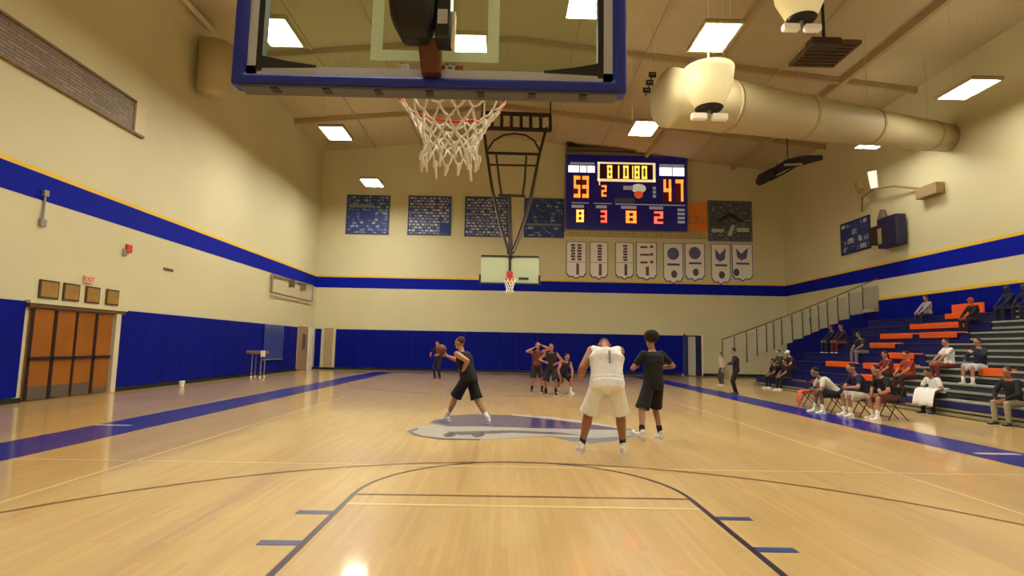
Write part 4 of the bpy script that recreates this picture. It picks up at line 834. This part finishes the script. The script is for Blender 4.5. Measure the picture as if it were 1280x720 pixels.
# spectators ------------------------------------------------------------
def seated(k, y, lean0=12, **kw):
    s = dict(pel=(0, 0, .55), lean=lean0, nod=8, hands=((-.12, .42, .62), (.14, .42, .62)), elbow=((-1, -.3, -.4), (1, -.3, -.4)), feet=((-.14, .42, 0, 8), (.15, .44, 0, -8)), knee=((-.15, 1, .6), (.15, 1, .6)))
    s.update(kw); return s, (rowx(k)+.14, y, .4*k)
def fan(label, k, y, pose={}, head=90, H=1.75, lean=12, **kw):
    p, loc = seated(k, y, lean, **pose); return person('spectator', label, loc, head, H, p, vox=.0115, **kw)
fan('spectator in white shirt with a white towel across the lap, front row of bleachers', 0, 15.9, dict(lean=30, nod=20), head=100, top=(214, 214, 214), sleeve='short', bottom=(20, 18, 22), leg='long', shoe=(24, 22, 24), skin=(150, 104, 78), hair=(40, 28, 22))
fan('spectator in white shirt and maroon trousers beside the towel-wrapped one', 2, 17.5, dict(lean=4), head=80, top=(218, 216, 216), sleeve='short', bottom=(110, 36, 34), leg='long', shoe=(60, 30, 30), skin=(170, 112, 84), hair=(36, 22, 18))
fan('spectator in navy top and white shorts in the middle of the grey rows', 2, 16.35, dict(lean=2, hands=((-.1, .3, .95), (.2, .3, .7))), head=95, top=(20, 24, 58), sleeve='long', bottom=(196, 202, 214), shoe=(200, 196, 190), skin=(176, 118, 90), hair=(50, 30, 24))
fan('spectator in black jacket and beige trousers at the right edge, front row', 0, 13.55, dict(lean=14), head=100, H=1.85, top=(16, 16, 18), sleeve='long', bottom=(150, 138, 118), leg='long', shoe=(40, 36, 34), skin=(170, 110, 88), hair=(90, 40, 34))
fan('spectator in grey hooded top high on the blue rows by the padding', 7, 23.5, dict(lean=4), top=(140, 138, 136), sleeve='long', bottom=(24, 30, 70), leg='long', skin=(160, 116, 92), hair=(40, 30, 26), hstyle='long')
fan('spectator in dark clothes with bright red top detail beside orange top row', 6, 20.2, dict(lean=8), top=(30, 18, 26), sleeve='long', bottom=(14, 14, 34), leg='long', skin=(170, 90, 60), hair=(190, 50, 30), hstyle='cap')
fan('spectator in dark navy, left of two on the top grey row', 7, 19.6, dict(lean=6), top=(14, 16, 50), sleeve='long', bottom=(14, 16, 40), leg='long', skin=(60, 40, 40), hair=(16, 14, 20), group='two dark figures on the top row')
fan('spectator in dark navy at the right edge of the top grey row', 7, 18.9, dict(lean=10), top=(12, 14, 42), sleeve='long', bottom=(14, 16, 40), leg='long', skin=(60, 40, 40), hair=(16, 14, 20), group='two dark figures on the top row')
fan('spectator in black top with grey sleeves alone on the blue seats', 3, 22.9, dict(lean=16), top=(34, 34, 38), sleeve='short', bottom=(110, 108, 112), leg='long', skin=(130, 96, 82), hair=(14, 12, 14), hstyle='long')
fan('spectator in maroon shirt, left of the pair behind the bench players', 1, 19.1, dict(lean=10), top=(104, 30, 32), sleeve='short', bottom=(28, 22, 30), leg='long', skin=(172, 108, 90), hair=(34, 16, 18), hstyle='long')
fan('spectator in orange and maroon shirt, right of the pair behind the bench players', 1, 18.1, dict(lean=10), top=(150, 54, 30), sleeve='short', bottom=(60, 20, 24), leg='long', skin=(184, 110, 80), hair=(56, 24, 18))
fan('spectator in dark navy on upper blue seats beside the guard rail, left one', 4, 26.4, dict(lean=6), top=(20, 16, 44), sleeve='long', bottom=(18, 18, 50), leg='long', skin=(130, 86, 74), hair=(18, 14, 18), hstyle='long')
fan('spectator in dark maroon on upper blue seats beside the guard rail, right one', 4, 25.6, dict(lean=6), top=(40, 18, 34), sleeve='long', bottom=(100, 30, 40), leg='long', skin=(150, 92, 80), hair=(30, 18, 20))
fan('spectator wearing a white cap low on the blue rows', 1, 25.5, dict(lean=18, nod=15, hands=((-.1, .4, .6), (.16, .3, .6))), top=(52, 28, 40), sleeve='short', bottom=(16, 18, 44), leg='long', skin=(190, 140, 116), hair=(232, 230, 230), hstyle='cap')
fan('spectator with dark hair and dark top near the foot of the guard rail', 0, 24.4, dict(lean=10), top=(24, 20, 30), sleeve='short', bottom=(20, 20, 34), leg='long', skin=(150, 106, 86), hair=(16, 14, 16), hstyle='long')
fan('spectator in tan jacket low beside the end of the guard rail', 1, 26.6, dict(lean=10), top=(70, 60, 50), sleeve='long', bottom=(20, 20, 34), leg='long', skin=(190, 160, 130), hair=(20, 16, 16))
fan('spectator in black top behind the coach, hands together', 0, 25.4, dict(lean=16), top=(16, 16, 24), sleeve='short', bottom=(18, 18, 30), leg='long', skin=(140, 100, 80), hair=(20, 16, 16))
person('coach', 'coach in dark clothes holding a white sheet at the sideline by the guard rail', (8.95, 21.7, 0), 70, 1.78, dict(hands=((-.14, .3, 1.15), (.18, .3, 1.15)), feet=((-.13, 0, 0, 6), (.13, .05, 0, -6)), handdir=((0, 1, 0), (0, 1, 0))), top=(22, 20, 24), sleeve='long', bottom=(18, 16, 22), leg='long', shoe=(16, 16, 18), skin=(160, 120, 96), hair=(20, 16, 16), vox=.0115)
cb = thing('clipboard', 'white sheet on a clipboard held by the standing coach', 'clipboard', (V(8.95, 21.7, 0)+Matrix.Rotation(math.radians(70), 3, 'Z') @ V(0.02, .44, 1.14)), math.radians(70))
MB().box((0, 0, 0), (.26, .015, .36), bev=.004).build('board', mat('clip_brown', (96, 70, 46)), cb); MB().box((0, .0, 0), (.24, .024, .33)).build('paper', WHITE, cb); MB().box((0, 0, .17), (.1, .04, .03)).build('clip', GREY, cb)
person('spectator', 'standing person in pale top at the foot of the guard rail by the corner', (10.45, 27.0, 0), 90, 1.6, dict(feet=((-.11, 0, 0, 6), (.11, .04, 0, -6))), top=(176, 168, 146), sleeve='short', bottom=(60, 56, 60), leg='long', shoe=(200, 196, 190), skin=(176, 140, 114), hair=(80, 66, 50), vox=.0115)

# team bench: chairs and seated players
CH = mat('chair_black', (26, 26, 34), rough=.5)
def chair(label, loc, rz, mt, group=None):
    t = thing('folding_chair', label, 'chair', loc, math.radians(rz), group)
    MB().box((0, 0, .44), (.42, .42, .035), bev=.012).build('seat', mt, t); MB().box((0, -.22, .7), (.42, .03, .24), rot=Matrix.Rotation(-.12, 4, 'X'), bev=.012).build('backrest', mt, t)
    for s in (-1, 1):
        MB().tube([(s*.2, .24, 0), (s*.2, -.2, .84)], .013).build('leg', STEEL, t); MB().tube([(s*.19, -.26, 0), (s*.19, .12, .43)], .013).build('leg', STEEL, t)
    MB().tube([(-.2, .2, .09), (.2, .2, .09)], .01).build('stretcher', STEEL, t); return t
def bench(label, loc, rz, pose={}, **kw):
    p, _ = seated(0, 0, 30, **pose); return person('bench_player', label, loc, rz, 1.88, p, vox=.0095, **kw)
sp_ = [((9.15, 15.5), 78), ((9.5, 14.85), 84), ((9.82, 14.25), 88)]
for (xy, rz), lb in zip(sp_, ('black folding chair under the white-clad bench player', 'black folding chair under the navy-clad bench player', 'black folding chair under the dark-clad bench player at the bench end')):
    chair(lb, (xy[0], xy[1], 0), rz, CH)
chair('red folding chair, empty, at the far end of the bench', (9.35, 17.3, 0), 80, mat('chair_red', (190, 48, 34), rough=.5))
bench('bench player in white shirt leaning forward, elbows on knees', (9.15, 15.5, 0), 78, dict(pel=(0, 0, .57), lean=48, nod=-5, hands=((-.08, .62, .62), (.1, .62, .62)), feet=((-.2, .42, 0, 8), (.2, .5, 0, -8))), top=(206, 200, 186), sleeve='short', bottom=(30, 28, 34), shoe=(236, 234, 232), skin=(120, 92, 78), hair=(30, 26, 28))
bench('bench player in navy shirt and white shorts, middle of the bench', (9.5, 14.85, 0), 84, dict(pel=(0, 0, .57), lean=22, nod=10, hands=((-.1, .45, .75), (.1, .45, .75))), top=(20, 22, 56), sleeve='short', bottom=(206, 198, 186), shoe=(236, 234, 232), skin=(168, 116, 92), hair=(60, 28, 24), number=None)
bench('bench player in dark top with pink-trimmed shorts, nearest to the camera', (9.82, 14.25, 0), 88, dict(pel=(0, 0, .57), lean=28, nod=8, feet=((-.2, .5, 0, 8), (.2, .36, 0, -8))), top=(24, 18, 28), sleeve='short', bottom=(96, 44, 42), shoe=(236, 234, 232), skin=(176, 124, 96), hair=(30, 20, 20))
def drape(name, label, loc, rz, prof, width, m, seed):
    """a cloth hanging over an edge: profile (y, z) swept across the width with folds"""
    t = thing(name, label, 'towel', loc, math.radians(rz)); mb = MB(); n = 22; rows = []
    for i in range(n+1):
        u = i/n; x = (u-.5)*width; row = []
        for j, (y, z) in enumerate(prof):
            f = j/(len(prof)-1); row.append(mb.bm.verts.new((x*(1+.12*f*math.sin(seed+3*u)), y+.018*f*math.sin(seed+u*19)+.01*math.sin(u*7), z+.012*math.sin(seed*2+u*11)*f)))
        rows.append(row)
    for a, b in zip(rows, rows[1:]):
        for k in range(len(prof)-1): mb.bm.faces.new((a[k], a[k+1], b[k+1], b[k]))
    o = mb.build('towel_cloth', m, t, True); k = o.modifiers.new('s', 'SOLIDIFY'); k.thickness = .014; k.offset = 1; return t
drape('towel', 'pale red towel hanging over the front of the red chair', (9.35, 17.3, 0), 80, [(-.15, .475), (0, .48), (.16, .48), (.235, .46), (.25, .38), (.262, .25), (.27, .1)], .34, mat('towel_red', (214, 96, 76), rough=.95, bump=.8, nscale=9), 1.0)
drape('towel', 'white towel spread over the lap and knees of the front row spectator', (rowx(0)+.14, 15.9, 0), 100, [(.02, .72), (.14, .70), (.28, .70), (.4, .70), (.5, .66), (.56, .52), (.6, .36), (.63, .24)], .62, mat('towel_white', (222, 222, 222), rough=.95, bump=.8, nscale=9), 2.3)

# ------------------------------------------------------------------ world and view
w = bpy.data.worlds.new('world'); scene.world = w; w.use_nodes = True; w.node_tree.nodes['Background'].inputs[0].default_value = (.01, .01, .01, 1)
scene.view_settings.view_transform = 'Standard'; scene.view_settings.look = 'None'; scene.view_settings.gamma = 1; scene.view_settings.use_curve_mapping = False
scene.view_settings.exposure = -.07
